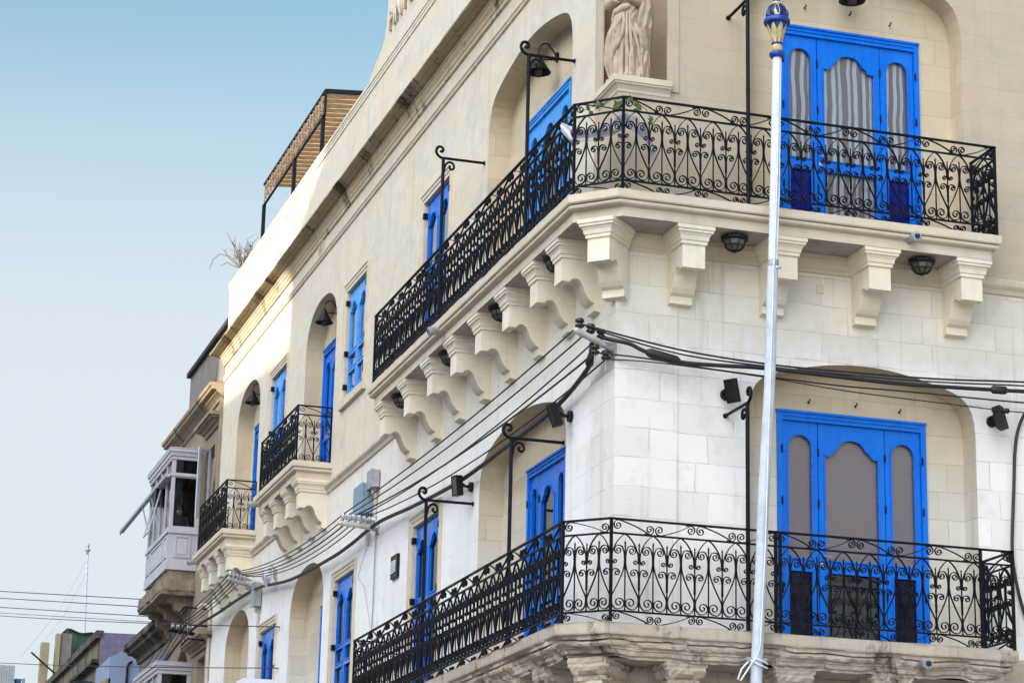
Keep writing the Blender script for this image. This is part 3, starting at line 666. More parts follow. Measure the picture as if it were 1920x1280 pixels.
# ------------------------------------------------------------------ doors and windows
def ogee_top(x0, x1, z):  # shaped head of the wide door leaf, points left to right; z = corner height
    c = (x0 + x1) / 2; h = (x1 - x0) / 2
    T = [(1, 0), (.90, -.018), (.80, -.012), (.72, .030), (.63, .058), (.57, .070), (.53, .098), (.44, .140), (.30, .178), (.15, .197), (0, .203)]
    k = h / .36
    L = [(c - u * h, z + v * k) for u, v in T]; return L + [(c + u * h, z + v * k) for u, v in T[-2::-1]]
def round_top(x0, x1, z, n=14):
    c = (x0 + x1) / 2; h = (x1 - x0) / 2
    return [(c - h * math.cos(PI * i / n), z + h * math.sin(PI * i / n)) for i in range(n + 1)]
def leaf_obj(parent, x0, x1, z0, z1, holes, mat, y=0., glassmats=None, curt=None, low=None):
    """panel with holes (zbot, pts); front at y, frame thickness .05"""
    F = lambda s, e, z: (s, y - e, z)
    mb = MB(); hs = sorted(holes, key=lambda h: h[0]); zz = z0
    bands = []
    for i, (zb, pts) in enumerate(hs):
        top = z1 if i == len(hs) - 1 else (max(p[1] for p in pts) + hs[i + 1][0]) / 2
        band(mb, F, x0, x1, zz, top, [(zb, pts)]); reveal(mb, F, zb, pts, .045)
        loop = [(pts[0][0], zb)] + pts + [(pts[-1][0], zb), (pts[0][0], zb)]
        # raised bead round the opening
        for (p, q), (r, t) in zip(loop[:-1], loop[1:]):
            if abs(p - r) + abs(q - t) > 1e-6: mb.bar((p, y - .006, q), (r, y - .006, t), .018, .016, up=(0, 1, 0))
        zz = top
    for a, b, c, d in ((x0, x0, z0, z1), (x1, x1, z0, z1)): mb.quad(F(a, 0, c), F(a, 0, d), F(a, -.05, d), F(a, -.05, c))
    lf = mb.build('leaf', mat, parent)
    for i, (zb, pts) in enumerate(hs):
        xa, xb = pts[0][0] - .03, pts[-1][0] + .03; zt = max(p[1] for p in pts) + .03
        gm = M['glass'] if glassmats is None else glassmats[i]
        g_ = MB(); g_.box(xa, xb, y + .030, y + .034, zb - .03, zt); g_.build('glass', gm, parent)
        cm_ = curt[i] if curt else None
        if cm_:
            c_ = MB(); nx = max(6, int((xb - xa) / .025)); nz = 14; vs = []; fs = []
            ph = random.random() * 6
            for j in range(nz + 1):
                for k in range(nx + 1):
                    x = xa + (xb - xa) * k / nx; z = zb - .03 + (zt - zb + .03) * j / nz
                    wv = .012 * math.sin(x * 38 + ph + .5 * math.sin(z * 2 + ph)) if cm_ is M['curtain'] or cm_ is M['skysheer'] else 0
                    vs.append((x, y + .065 + wv, z))
            for j in range(nz):
                for k in range(nx): a = j * (nx + 1) + k; fs.append((a, a + 1, a + nx + 2, a + nx + 1))
            c_.add(vs, fs, 0, True); c_.build('curtain' if cm_ is not M['blind'] else 'blind', cm_, parent)
    return lf
def hinge(mb, x, y, z, h=.09, r=.012): mb.tube([(x, y, z - h / 2), (x, y, z + h / 2)], r, 8); mb.tube([(x, y, z + h / 2), (x, y, z + h / 2 + .02)], .006, 6)
_h = MB(); hinge(_h, 0, 0, 0); hinge_me = bpy.data.meshes.new('hinge'); hinge_me.from_pydata(_h.v, [], _h.f); hinge_me.materials.append(M['iron'])
_h = MB(); _h.box(-.035, .035, -.10, -.03, -.05, .05); stay_me = bpy.data.meshes.new('hinge'); stay_me.from_pydata(_h.v, [], _h.f); stay_me.materials.append(M['iron'])
def french_door(F_rz, s, zbase, H, hw, mat, curt, label=None, base_depth=D_, lowglass='glassblue', flip=1):
    loc = (s, base_depth + .03, zbase) if F_rz == RZ_R else (base_depth + .03, s, zbase)
    f = MB(); fw = .07; y0, y1 = -.06, .10
    f.box(-hw, -hw + fw, y0, y1, 0, H); f.box(hw - fw, hw, y0, y1, 0, H); f.box(-hw + fw, hw - fw, y0, y1, H - .10, H); f.box(-hw - .01, hw + .01, y0 - .02, y1, H, H + .03); f.box(-hw + fw, hw - fw, y0 - .015, y0, H - .05, H - .03)
    f.box(-hw + fw, hw - fw, .16, .17, 0, H, 1)
    d = f.build('door', [mat, M['dark']], CB, loc, F_rz)
    if label: d['label'] = label
    iw = hw - fw; a = iw * .48
    zt = H - .10
    for (x0, x1, wide) in ((-iw, -a, 0), (-a, a, 1), (a, iw, 0)):
        st = .09 if wide else .085
        if wide: up_ = ogee_top(x0 + st, x1 - st, zt - .40)
        else: up_ = round_top(x0 + st, x1 - st, zt - .17 - (x1 - x0 - 2 * st) / 2)
        zb = H * .385
        lo_ = rect_pts(x0 + st + .005, x1 - st - .005, H * .335)
        gm = [M[lowglass] if not wide else M['glass'], M['glass']]
        leaf_obj(d, x0 + .006, x1 - .006, .02, zt - .003, [(.10, lo_), (zb, up_)], mat, -.02, gm, [(curt if curt is not M['blind'] else None) if wide else None, curt])
    near = (-a, a, iw + .01, -iw - .01) if F_rz == RZ_R else ((-a, -iw - .01) if s < 10 else ())
    for x in near:
        for z in (H * .25, H * .62, H * .84): link('hinge', hinge_me, d, (x, -.03 if abs(x) < iw else -.07, z))
    k = MB(); k.tube([(-a + .04, -.02, H * .40), (-a + .04, -.075, H * .40)], .012, 8); k.tube([(-a + .04, -.075, H * .40), (-a + .15, -.075, H * .40)], .010, 8); k.lathe([(.001, 0), (.03, 0), (.03, .01), (.001, .012)], (0, 0, 0), 12, M=Matrix.Translation((-a + .04, -.022, H * .365)) @ Matrix.Rotation(PI / 2, 4, 'X')); k.build('door_handle', M['galv'], d)
    return d
french_door(RZ_R, 3.39, ZU, 14.31 - ZU, 1.03, M['blue'], M['curtain'])
french_door(RZ_R, 3.345, ZL, 9.0 - ZL, 1.045, M['blue'], M['blind'], lowglass='glassnight')
french_door(RZ_L, 3.985, ZU, 14.24 - ZU, 1.035, M['bluereflect'], M['curtain'])
french_door(RZ_L, 3.75, ZL, 8.89 - ZL, .87, M['blue'], M['blind'])
french_door(RZ_L, 17.34, ZU, 14.18 - ZU, 1.14, M['blue'], None); french_door(RZ_L, 24.48, ZU, 14.15 - ZU, .98, M['blue'], None)
french_door(RZ_L, 16.93, ZL, 8.9 - ZL, .775, M['blue'], None); french_door(RZ_L, 23.92, ZL, 8.9 - ZL, .66, M['blue'], None)

def casement(s, zb, zt, wdt, mat, curt, tall):
    hw = wdt / 2; H = zt - zb
    f = MB(); fw = .05
    f.box(-hw, -hw + fw, -.02, .08, 0, H); f.box(hw - fw, hw, -.02, .08, 0, H); f.box(-hw + fw, hw - fw, -.02, .08, H - .07, H); f.box(-hw + fw, hw - fw, -.02, .08, 0, .05); f.box(-hw + fw, hw - fw, .12, .13, 0, H, 1)
    wn = f.build('window', [mat, M['dark']], CB, (.07, s, zb), RZ_L)
    for x0, x1 in ((-hw + fw, -.002), (.002, hw - fw)):
        st = .075
        up_ = ogee_top(x0 + st, x1 - st, H - .42)
        mids = H - 1.25
        hol = [(mids + .05, up_), (mids - .28, rect_pts(x0 + st, x1 - st, mids - .02)), (.12, rect_pts(x0 + st, x1 - st, mids - .35))]
        hol = [h for h in hol if h[1][0][1] > h[0] + .1]
        leaf_obj(wn, x0, x1, .05, H - .072, hol, mat, -.03, [M['glasspale'] if curt else M['glass']] * 3, [curt] * 3)
    for sx in (-1, 1):
        for z in (.25, H - 1.2, H - .22): link('hinge', stay_me, wn, (sx * hw, 0, z))
    # stone surround
    sw = .17; a = MB()
    for i, (o0, o1, e) in enumerate(((.0, .07, .022), (.07, .135, .035), (.135, sw, .05))):
        zb_ = 0 if tall else -.02
        a.box(-hw - o1, -hw - o0, -.07 - e, -.07, zb_, H + o0); a.box(hw + o0, hw + o1, -.07 - e, -.07, zb_, H + o0); a.box(-hw - o1, hw + o1, -.07 - e, -.07, H + o0, H + o1)
    if not tall: a.box(-hw - sw - .02, hw + sw + .02, -.07 - .07, -.07, -.17, -.02)
    a.build('window_surround', M['trim'], wn)
    return wn
for i, (s, wd_) in enumerate(((8.805, 1.55), (14.31, 1.52), (21.225, 1.53))):
    casement(s, 11.34 if i == 0 else 12.36, 14.45, wd_, M['bluereflect'] if i else M['blue'], M['skysheer'], i == 0)
for i, (s, wd_) in enumerate(((8.825, 1.55), (14.37, 1.50), (21.15, 1.54))):
    casement(s, 5.95 if i == 0 else 6.25, 8.98, wd_, M['blue'], None, True)

# ------------------------------------------------------------------ buildings across the street (they shade the left facade)
def plain_block(name, label, x0, x1, y0, y1, h, cat='building'):
    t = thing(name, label, cat, ((x0 + x1) / 2, (y0 + y1) / 2, 0))
    cx, cy_ = (x0 + x1) / 2, (y0 + y1) / 2; mb = MB(); mb.box(x0 - cx, x1 - cx, y0 - cy_, y1 - cy_, 0, h); mb.build('wall', M['plaster3'], t)
    mb = MB(); mb.box(x0 - cx - .15, x1 - cx + .15, y0 - cy_ - .15, y1 - cy_ + .15, h - .6, h - .35); mb.build('cornice', M['trim'], t)
    wdw = MB()
    for k in range(int((y1 - y0) / 3)):
        for z in range(2, int(h) - 3, 4): wdw.box(x1 - cx, x1 - cx + .05, y0 - cy_ + 1 + 3 * k, y0 - cy_ + 2.2 + 3 * k, z, z + 2)
    o = wdw.build('shutters', M['blue'], t); o['kind'] = 'stuff'
    return t
OX = -42.0
_t = (OX - 0) / SUN_S.x
def yf(y): return y + _t * SUN_S.y
def yo(y): return y + (OX - 8) / SUN_S.x * SUN_S.y          # where the sun ray to facade position y meets the far side of the square
def zo(z): return z + _t * SUN_S.z
plain_block('tall_house', 'tall tan house across the square shading the statue and corner', OX - 8, OX, -34.0, yo(16.2), zo(22.5))
plain_block('stepped_house', 'tan house across the square, one storey lower than the tall one', OX - 8, OX, yo(16.2) + .02, yo(20.5), zo(18.9))
T = thing('low_house', 'low tan house with sloping roofline between two taller ones across the square', 'building', (OX, yf(25), 0))
mb = MB(); mb.prism([(yo(20.5) + .02 - yf(25), 0), (yf(29.6) - yf(25), 0), (yf(29.6) - yf(25), zo(15.5)), (yf(20.5) - yf(25), zo(14.75)), (yo(20.5) + .02 - yf(25), zo(14.7))], -8, 0, lambda a, d, b: (d, a, b)); mb.build('wall', M['plaster3'], T)
plain_block('corner_house', 'tall tan house at the far end of the square', OX - 8, OX, yf(29.6) + .02, yf(29.6) + 75, zo(20))

# ------------------------------------------------------------------ neighbour building with enclosed white balconies
B2 = thing('neighbour_house', 'tan house with grey parapet and white enclosed timber balconies beyond the blue balconies', 'building', (0, 31, 0))
Y0, Y1 = YE + .002, 33.9
def FB(s, e, z): return (-e, s - 31, z)
B2arch = (5.2, arch_pts(30.6, 33.1, 8.5, 9.95, 1.9)); B2w = [(12.0, rect_pts(28.55, 29.75, 14.45)), (12.2, rect_pts(31.2, 33.3, 14.2))]
w = MB(); band(w, FB, Y0, Y1, 10.4, 15.45, B2w); band(w, FB, Y0, Y1, 0, 10.4, [(5.2, rect_pts(28.3, 29.35, 9.35)), B2arch])
for zb, pts in B2w + [(5.2, rect_pts(28.3, 29.35, 9.35)), B2arch]: reveal(w, FB, zb, pts, .28)
w.quad((0, Y1 - 31, 0), (9, Y1 - 31, 0), (9, Y1 - 31, 15.5), (0, Y1 - 31, 15.5)); w.box(-.05, 0, Y0 - 31 + .0, Y0 - 31 + .28, 0, 15.45)
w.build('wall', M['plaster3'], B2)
w = MB(); w.box(.30, .34, Y0 - 31, Y1 - 31, 5, 15.4); w.build('dark_room', M['dark'], B2)
w = MB(); w.box(.15, .45, Y0 - 31, 34.0 - 31, 15.5, 17.42); w.box(.45, 9, 33.7 - 31, 34.0 - 31, 15.5, 17.42); w.build('parapet', M['plaster2'], B2)
w = MB(); w.box(.05, .55, Y0 - 31, 34.1 - 31, 17.42, 17.54); w.build('coping', M['dark'], B2)
w = MB(); w.quad((.5, Y0 - 31, 15.62), (9, Y0 - 31, 15.62), (9, Y1 - 31, 15.62), (.5, Y1 - 31, 15.62)); w.build('roof', M['soffit'], B2)
cp = [(0, 15.42), (.05, 15.43), (.06, 15.50), (.12, 15.55), (.18, 15.58), (.18, 15.62), (.30, 15.64), (.31, 15.70), (.35, 15.72), (.36, 15.80), (-.2, 15.83)]
w = MB(); w.sweep(cp, lambda e: [(0, Y0 - 31), (-e, Y0 - 31), (-e, 35.0 - 31 - .33 + min(e, .36)), (0, 35.0 - 31 - .33 + min(e, .36))], step=.3); w.build('cornice', M['trimold'], B2)
def pediment(y0, y1, z, parent):
    w = MB(); pr = [(0, z), (.05, z + .01), (.07, z + .08), (.12, z + .10), (.16, z + .15), (.24, z + .18), (.24, z + .21), (.30, z + .23), (.30, z + .31), (0, z + .34)]
    w.sweep(pr, lambda e: [(0, y0 - e), (-e, y0 - e), (-e, y1 + e), (0, y1 + e)]); return w.build('window_hood', M['trimold'], parent)
pediment(28.4 - 31, 29.95 - 31, 14.84, B2); pediment(28.0 - 31, 30.2 - 31, 9.52, B2)
def simple_window(parent, y0, y1, z0, z1, mat, n=2):
    f = MB(); t = .06; X0, X1 = .14, .20
    f.box(X0, X1, y0, y0 + t, z0, z1); f.box(X0, X1, y1 - t, y1, z0, z1); f.box(X0, X1, y0 + t, y1 - t, z1 - t, z1); f.box(X0, X1, y0 + t, y1 - t, z0, z0 + t)
    for k in range(1, n): y = y0 + (y1 - y0) * k / n; f.box(X0, X1, y - t / 2, y + t / 2, z0 + t, z1 - t)
    wn = f.build('window', mat, parent); g_ = MB(); g_.box(.16, .165, y0 + t, y1 - t, z0 + t, z1 - t); g_.build('glass', M['glass'], wn)
    s = MB(); s.box(-.04, -.001, y0 - .16, y0, z0, z1 + .12); s.box(-.04, -.001, y1, y1 + .16, z0, z1 + .12); s.box(-.04, -.001, y0, y1, z1, z1 + .12); s.build('window_surround', M['trimold'], wn)
    return wn
simple_window(B2, 28.55 - 31, 29.75 - 31, 12.0, 14.45, M['white']); simple_window(B2, 28.3 - 31, 29.35 - 31, 5.2, 9.35, M['white'])
# open casement leaf swung out over the street
mb = MB()
for a, b, c, d in ((0, .05, 0, 1.75), (.33, .38, 0, 1.75), (.05, .33, 0, .06), (.05, .33, 1.69, 1.75)): mb.box(-b, -a, -.02, .02, c, d)
cs = mb.build('open_casement', M['white'], B2, (-.02, 29.2 - 31, 12.7), math.radians(30)); mb = MB(); mb.box(-.33, -.05, -.004, .004, .06, 1.69); mb.build('glass', M['glass'], cs)

def gallarija(parent, y0, y1, p, zt):
    """closed timber balcony; zt = top of its cornice; local to parent at (0,31,0)"""
    y0 -= 31; y1 -= 31; ft = .09
    zs = dict(base=zt - 2.98, sill=zt - 2.10, win0=zt - 1.95, win1=zt - .74, tr0=zt - .62, tr1=zt - .28)
    body = MB()
    body.box(-p, 0, y0, y1, zs['base'] - .05, zs['base']); body.box(-p, 0, y0, y1, zt - .08, zt - .04)
    # lower panels
    body.box(-p, 0, y0, y0 + .05, zs['base'], zs['sill']); body.box(-p, 0, y1 - .05, y1, zs['base'], zs['sill']); body.box(-p, -p + .05, y0 + .05, y1 - .05, zs['base'], zs['sill'])
    for e, za, zb in ((.02, zs['base'] - .05, zs['base'] + .18), (.04, zs['sill'] - .03, zs['sill'] + .04), (.03, zs['win1'] + .03, zs['tr0'] - .03)):
        body.box(-p - e, 0, y0 - e, y0, za, zb); body.box(-p - e, -p, y0, y1 + e, za, zb)
    g_ = body.build('enclosed_balcony', M['white'], parent)
    fr = MB()
    def post(x0, x1, ya, yb): fr.box(x0, x1, ya, yb, zs['sill'], zt - .15)
    post(-p, -p + ft, y0, y0 + ft); post(-ft, 0, y0, y0 + ft); post(-p, -p + ft, y1 - ft, y1); post(-ft, 0, y1 - ft, y1)
    nb = 4
    for k in range(1, nb): yk = y0 + (y1 - y0) * k / nb; post(-p, -p + .06, yk - .03, yk + .03)
    for za, zb in ((zs['win1'], zs['tr0']), (zs['tr1'], zt - .1), (zs['sill'], zs['win0'])):
        fr.box(-p + ft, -ft, y0 + .01, y0 + .07, za, zb); fr.box(-p + .01, -p + .07, y0 + ft, y1 - ft, za, zb); fr.box(-p + ft, -ft, y1 - .07, y1 - .01, za, zb)
    fr.build('window_frame', M['white'], g_)
    gl = MB(); gl.box(-p + ft, -ft, y0 + .035, y0 + .04, zs['win0'], zs['win1']); gl.build('glass', M['glassclear'], g_); gl = MB(); gl.box(-p + ft, -ft, y0 + .035, y0 + .04, zs['tr0'], zs['tr1'])
    gl.build('glass', M['glassdark'], g_); gl = MB(); gl.box(-p + ft, -ft, y1 - .04, y1 - .035, zs['win0'], zs['tr1']); gl.build('glass', M['glass'], g_)
    gl = MB(); gl.box(-p + .03, -p + .035, y0 + ft, y1 - ft, zs['win0'], zs['tr1']); gl.build('glass', M['glass'], g_)
    rf = MB(); rf.sweep([(-.02, zt - .30), (.02, zt - .29), (.02, zt - .22), (.05, zt - .20), (.06, zt - .12), (.09, zt - .10), (.09, zt - .03), (.10, zt - .02), (.10, zt), (-p, zt + .02)], lambda e: [(0, y0 - e), (-p - e, y0 - e), (-p - e, y1 + e), (0, y1 + e)]); rf.build('roof', M['white'], g_)
    def panel(F, a0, a1, z0, z1):
        mb = MB()
        for o, e in ((0, .025),):
            for s0, s1, c, d in ((a0, a0 + .05, z0, z1), (a1 - .05, a1, z0, z1), (a0 + .05, a1 - .05, z0, z0 + .05), (a0 + .05, a1 - .05, z1 - .05, z1)):
                P = [F(s, ee, z) for z in (c, d) for ee in (0, e) for s in (s0, s1)]; mb.add(P, [(0, 2, 3, 1), (4, 5, 7, 6), (0, 1, 5, 4), (2, 6, 7, 3), (0, 4, 6, 2), (1, 3, 7, 5)])
            n = .10; A = [F(s, .002, z) for s, z in ((a0 + .06, z0 + .06), (a1 - .06, z0 + .06), (a1 - .06, z1 - .06), (a0 + .06, z1 - .06))]; B = [F(s, .014, z) for s, z in ((a0 + n, z0 + n), (a1 - n, z0 + n), (a1 - n, z1 - n), (a0 + n, z1 - n))]
            mb.add(A + B, [(4, 5, 6, 7), (0, 1, 5, 4), (1, 2, 6, 5), (2, 3, 7, 6), (3, 0, 4, 7)])
        mb.build('raised_panel', M['white'], g_)
    panel(lambda s, e, z: (s, y0 - e, z), -p + .16, -.16, zs['base'] + .25, zs['sill'] - .08)
    Lh = y1 - y0
    for a, b in ((.10, .55), (.75, Lh - .85), (Lh - .65, Lh - .15)): panel(lambda s, e, z: (-p - e, s, z), y0 + a, y0 + b, zs['base'] + .25, zs['sill'] - .08)
    # stone base
    z0 = zs['base'] - .05
    st = MB(); st.sweep([(-.6, z0 - .62), (.10, z0 - .62), (.10, z0 - .56), (.13, z0 - .52), (.13, z0 - .27), (.03, z0 - .25), (-.03, z0 - .24), (-.03, z0 - .003)], lambda e: [(0, y0 - e), (-p - e, y0 - e), (-p - e, y1 + e), (0, y1 + e)], step=.2, jit=lo_jit)
    st.box(-p - .05, 0, y0 - .05, y1 + .05, z0 - .625, z0 - .60)
    st.build('stone_base', M['oldwall'], g_)
    for yk in (y0 + .35, (y0 + y1) / 2, y1 - .35):
        c = MB(); c.prism([(0, z0 - .63), (.62, z0 - .63), (.60, z0 - .75), (.45, z0 - .80), (.40, z0 - .95), (.2, z0 - 1.05), (.1, z0 - 1.25), (0, z0 - 1.3)], -.14, .14, lambda e, d, z: (-e, yk + d, z)); c.build('corbel', M['oldwall'], g_)
    return g_, zs
G1, zs1 = gallarija(B2, 30.55, 34.0, .72, 14.72)
G2, zs2 = gallarija(B2, 30.35, 33.8, .79, 9.42)
# sash propped open on the front of the upper one, curtain inside, interior wall
mb = MB(); yb = 31.95 - 31; zb = zs1['win0'] + .02; h_ = 1.15; x0 = -.74
for k, (yy0, yy1, aa, bb) in enumerate(((0, .05, 0, h_), (.72, .77, 0, h_), (.05, .72, 0, .05), (.05, .72, h_ - .05, h_))): 
    for_ = Matrix.Translation((x0, yb, zb + h_)) @ Matrix.Rotation(math.radians(13), 4, 'Y')
    mb.box(-.03, .0, yy0, yy1, aa - h_, bb - h_, 0, for_)
mb.build('open_sash', M['white'], G1)
mb = MB()
for k in range(24):
    y = 32.2 - 31 + .04 * k; mb.quad((-.25 + .02 * math.sin(k * 1.9), y, zs1['sill']), (-.25 + .02 * math.sin((k + 1) * 1.9), y + .04, zs1['sill']), (-.25 + .02 * math.sin((k + 1) * 1.9), y + .04, zs1['tr1']), (-.25 + .02 * math.sin(k * 1.9), y, zs1['tr1']))
mb.quad((-.62, 33.3 - 31, zs1['sill'] - .7), (-.02, 33.3 - 31, zs1['sill'] - .7), (-.02, 33.3 - 31, zs1['tr1']), (-.62, 33.3 - 31, zs1['tr1']))
mb.build('curtain', plain('teal_curtain', (.05, .085, .095), .95, var=.4, scale=4), G1)
# retracted awning arm along the front of the upper enclosed balcony
AW = thing('awning_rail', 'long grey awning bar reaching out past the white enclosed balcony', 'awning', (-.82, 30.6, 14.02))
mb = MB(); mb.bar((0, .0, 0), (0.02, 7.9, -.0), .10, .075); mb.build('bar', M['galv'], AW)
mb = MB(); mb.tube([(0, 7.9, .0), (0, 7.98, -.06), (-.03, 7.7, -.12)], .018, 6); mb.build('hook', M['galv'], AW)
for y in (2.6, 4.0): mb = MB(); mb.bar((.0, y, -.02), (.10, y - .9, -1.0), .03, .03); mb.build('brace', M['galv'], AW)
mb = MB(); mb.box(-.04, .09, 1.55, 1.85, -.45, -.03); mb.build('gearbox', M['lampblack'], AW)

# person standing behind the near window of the upper enclosed balcony
def person():
    P = thing('person', 'person in dark clothes looking out of the white enclosed balcony window', 'person', (-.36, 31.25, zs1['base']))
    J = dict(pel=(0, 0, .88), sp=(0, 0, 1.05), ch=(0, -.01, 1.25), nk=(0, -.01, 1.42), hd=(-.01, -.03, 1.50), hd2=(-.01, -.03, 1.60), lh=(-.09, 0, .84), lk=(-.10, -.03, .46), la=(-.10, .0, .08), lt=(-.11, -.14, .03), rh=(.09, 0, .84), rk=(.10, -.03, .46), ra=(.10, 0, .08), rt=(.11, -.14, .03),
             ls=(-.18, 0, 1.35), le=(-.24, -.04, 1.08), lw=(-.16, -.22, .98), rs=(.18, 0, 1.35), re=(.24, -.04, 1.08), rw=(.16, -.22, .98), lhn=(-.12, -.29, .98), rhn=(.12, -.29, .98))
    Rr = dict(pel=.14, sp=.13, ch=.15, nk=.055, hd=.075, hd2=.08, lh=.09, lk=.06, la=.045, lt=.035, rh=.09, rk=.06, ra=.045, rt=.035, ls=.065, le=.048, lw=.034, rs=.065, re=.048, rw=.034, lhn=.035, rhn=.035)
    E_ = [('pel', 'sp'), ('sp', 'ch'), ('ch', 'nk'), ('nk', 'hd'), ('hd', 'hd2'), ('pel', 'lh'), ('lh', 'lk'), ('lk', 'la'), ('la', 'lt'), ('pel', 'rh'), ('rh', 'rk'), ('rk', 'ra'), ('ra', 'rt'), ('ch', 'ls'), ('ls', 'le'), ('le', 'lw'), ('lw', 'lhn'), ('ch', 'rs'), ('rs', 're'), ('re', 'rw'), ('rw', 'rhn')]
    ks = list(J); me = bpy.data.meshes.new('body'); me.from_pydata([J[k] for k in ks], [(ks.index(a), ks.index(b)) for a, b in E_], [])
    o = link('body', me, P); md = o.modifiers.new('skin', 'SKIN'); 
    for k, v in zip(ks, me.skin_vertices[0].data): v.radius = (Rr[k], Rr[k]); v.use_root = (k == 'pel')
    o.modifiers.new('sub', 'SUBSURF').render_levels = 2
    dg = bpy.context.evaluated_depsgraph_get(); m2 = bpy.data.meshes.new_from_object(o.evaluated_get(dg)); o.modifiers.clear(); o.data = m2
    m2.materials.clear(); m2.materials.append(M['shirt']); m2.materials.append(M['skin'])
    for f in m2.polygons: f.use_smooth = True; f.material_index = 1 if (f.center.z > 1.40 or (f.center.y < -.2 and f.center.z > .5)) else 0
    h = MB(); h.lathe([(.001, 1.735), (.05, 1.725), (.085, 1.69), (.098, 1.64), (.097, 1.60), (.088, 1.56), (.06, 1.54)], (-.01, -.005, 0), 16); h.build('hair', M['hair'], P)
    f = MB(); f.lathe([(.001, -.02), (.012, -.01), (.016, .01), (.008, .035)], (-.01, -.115, 1.575), 8)
    for s in (-1, 1): f.lathe([(.001, -.012), (.012, 0), (.001, .012)], (-.01 + s * .032, -.10, 1.605), 8); f.lathe([(.001, -.03), (.014, -.01), (.016, .015), (.001, .03)], (-.01 + s * .088, -.02, 1.59), 8)
    f.box(-.035, .015, -.113, -.10, 1.525, 1.533); f.build('face', M['skin'], P)
    return P
person()

# ------------------------------------------------------------------ farther houses down the street
B3 = thing('far_house', 'shaded grey house below the stone base of the enclosed balcony', 'building', (0, 36.5, 0))
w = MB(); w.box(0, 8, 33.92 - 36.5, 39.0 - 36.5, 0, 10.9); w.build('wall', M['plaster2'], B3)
w = MB(); w.sweep([(0, 10.45), (.06, 10.46), (.08, 10.6), (.2, 10.7), (.3, 10.72), (.32, 10.8), (.42, 10.84), (.44, 10.98), (-.3, 11.0)], lambda e: [(0, 34.2 - 36.5), (-e, 34.2 - 36.5), (-e, 39.0 - 36.5 + e), (0, 39 - 36.5 + e)], step=.3); w.build('cornice', M['darkstone'], B3)
Bb = thing('blue_wall_house', 'house with plain pale blue side wall between purple wall and grey cornice', 'building', (2, 42.5, 0))
w = MB(); w.prism([(-2.55, 0), (5, 0), (5, 11.60), (-1.75, 11.55), (-2.32, 11.02), (-2.55, 10.9)], -1.5, 1.4, lambda a, d, b: (a, d, b)); w.build('wall', plain('pale_blue_render', (.25, .30, .44), .95, var=.08, scale=2, bstr=.2), Bb)
w = MB(); w.box(-2.62, -2.5, -1.5, 1.4, 9.9, 10.3); w.build('cornice', M['cornice'], Bb)
w = MB(); w.tube([(-2.05, -1.56, 10.0), (-2.05, -1.56, 10.62), (-2.02, -1.56, 10.74), (-1.92, -1.56, 10.8)], .035, 8); w.build('vent_pipe', M['lampblack'], Bb)
Bp = thing('purple_wall_house', 'house with rough purple side wall and stained street front', 'building', (3, 50, 0))
w = MB(); w.quad((-3.33, -5, 0), (5, -5, 0), (5, -5, 12.30), (-3.33, -5, 12.16)); w.build('side_wall', plain('purple_render', (.17, .15, .235), .95, var=.2, scale=6, bstr=1.0), Bp)
w = MB(); w.quad((-3.33, -5, 0), (-3.33, 9, 0), (-3.33, 9, 12.16), (-3.33, -5, 12.16)); w.quad((-3.33, 9, 0), (5, 9, 0), (5, 9, 12.16), (-3.33, 9, 12.16)); w.quad((-3.33, -5, 12.155), (5, -5, 12.155), (5, 9, 12.155), (-3.33, 9, 12.155)); w.build('front_wall', M['oldwall'], Bp)
w = MB(); w.box(-3.47, -3.25, -5.02, 9.1, 12.0, 12.22); w.box(-3.55, -3.33, -5.0, 9.0, 11.25, 11.36); w.build('coping', M['darkstone'], Bp)
w = MB(); w.box(-3.95, -3.33, -4.4, -1.0, 10.4, 10.75); w.box(-3.9, -3.33, -4.0, -1.3, 8, 10.4); w.build('canopy', M['dark'], Bp)
Bs = thing('streaked_house', 'low streaky stained house beneath the blue wall', 'building', (-.5, 43.8, 0))
w = MB(); w.prism([(0, 0), (1.0, 0), (1.0, 11.2), (.55, 11.15), (.1, 10.85), (0, 10.7)], -.9, 1.15, lambda a, d, b: (a, d, b)); w.build('wall', M['oldwall'], Bs)
By = thing('yellow_house', 'crumbling yellow stone house at far left under the white mast', 'building', (0, 66, 0))
w = MB(); w.box(.35, 9, -1, 12, 0, 13.0); w.build('wall', M['oldwall'], By)
w = MB(); w.box(.0, .30, -1.2, -.7, 0, 14.55); w.box(.55, .72, -1.0, -.6, 13.0, 14.95); w.build('pilaster', M['yellowstone'], By)
w = MB(); w.prism([(.30, 0), (2.1, 0), (2.1, 13.9), (1.95, 14.0), (.30, 12.3)], -1.25, -1.02, lambda a, d, b: (a, d, b)); w.build('gable_wall', M['yellowstone'], By)
w = MB(); w.box(.75, 1.15, -.9, -.5, 13.0, 14.98); w.build('chimney', M['plaster2'], By)
w = MB(); w.box(2.1, 3.6, -1.0, -.7, 12.3, 14.1); w.build('parapet', M['oldwall'], By)
w = MB(); w.box(1.75, 2.45, -.6, -.3, 14.0, 14.75); w.build('rooftop_box', M['cream'], By)
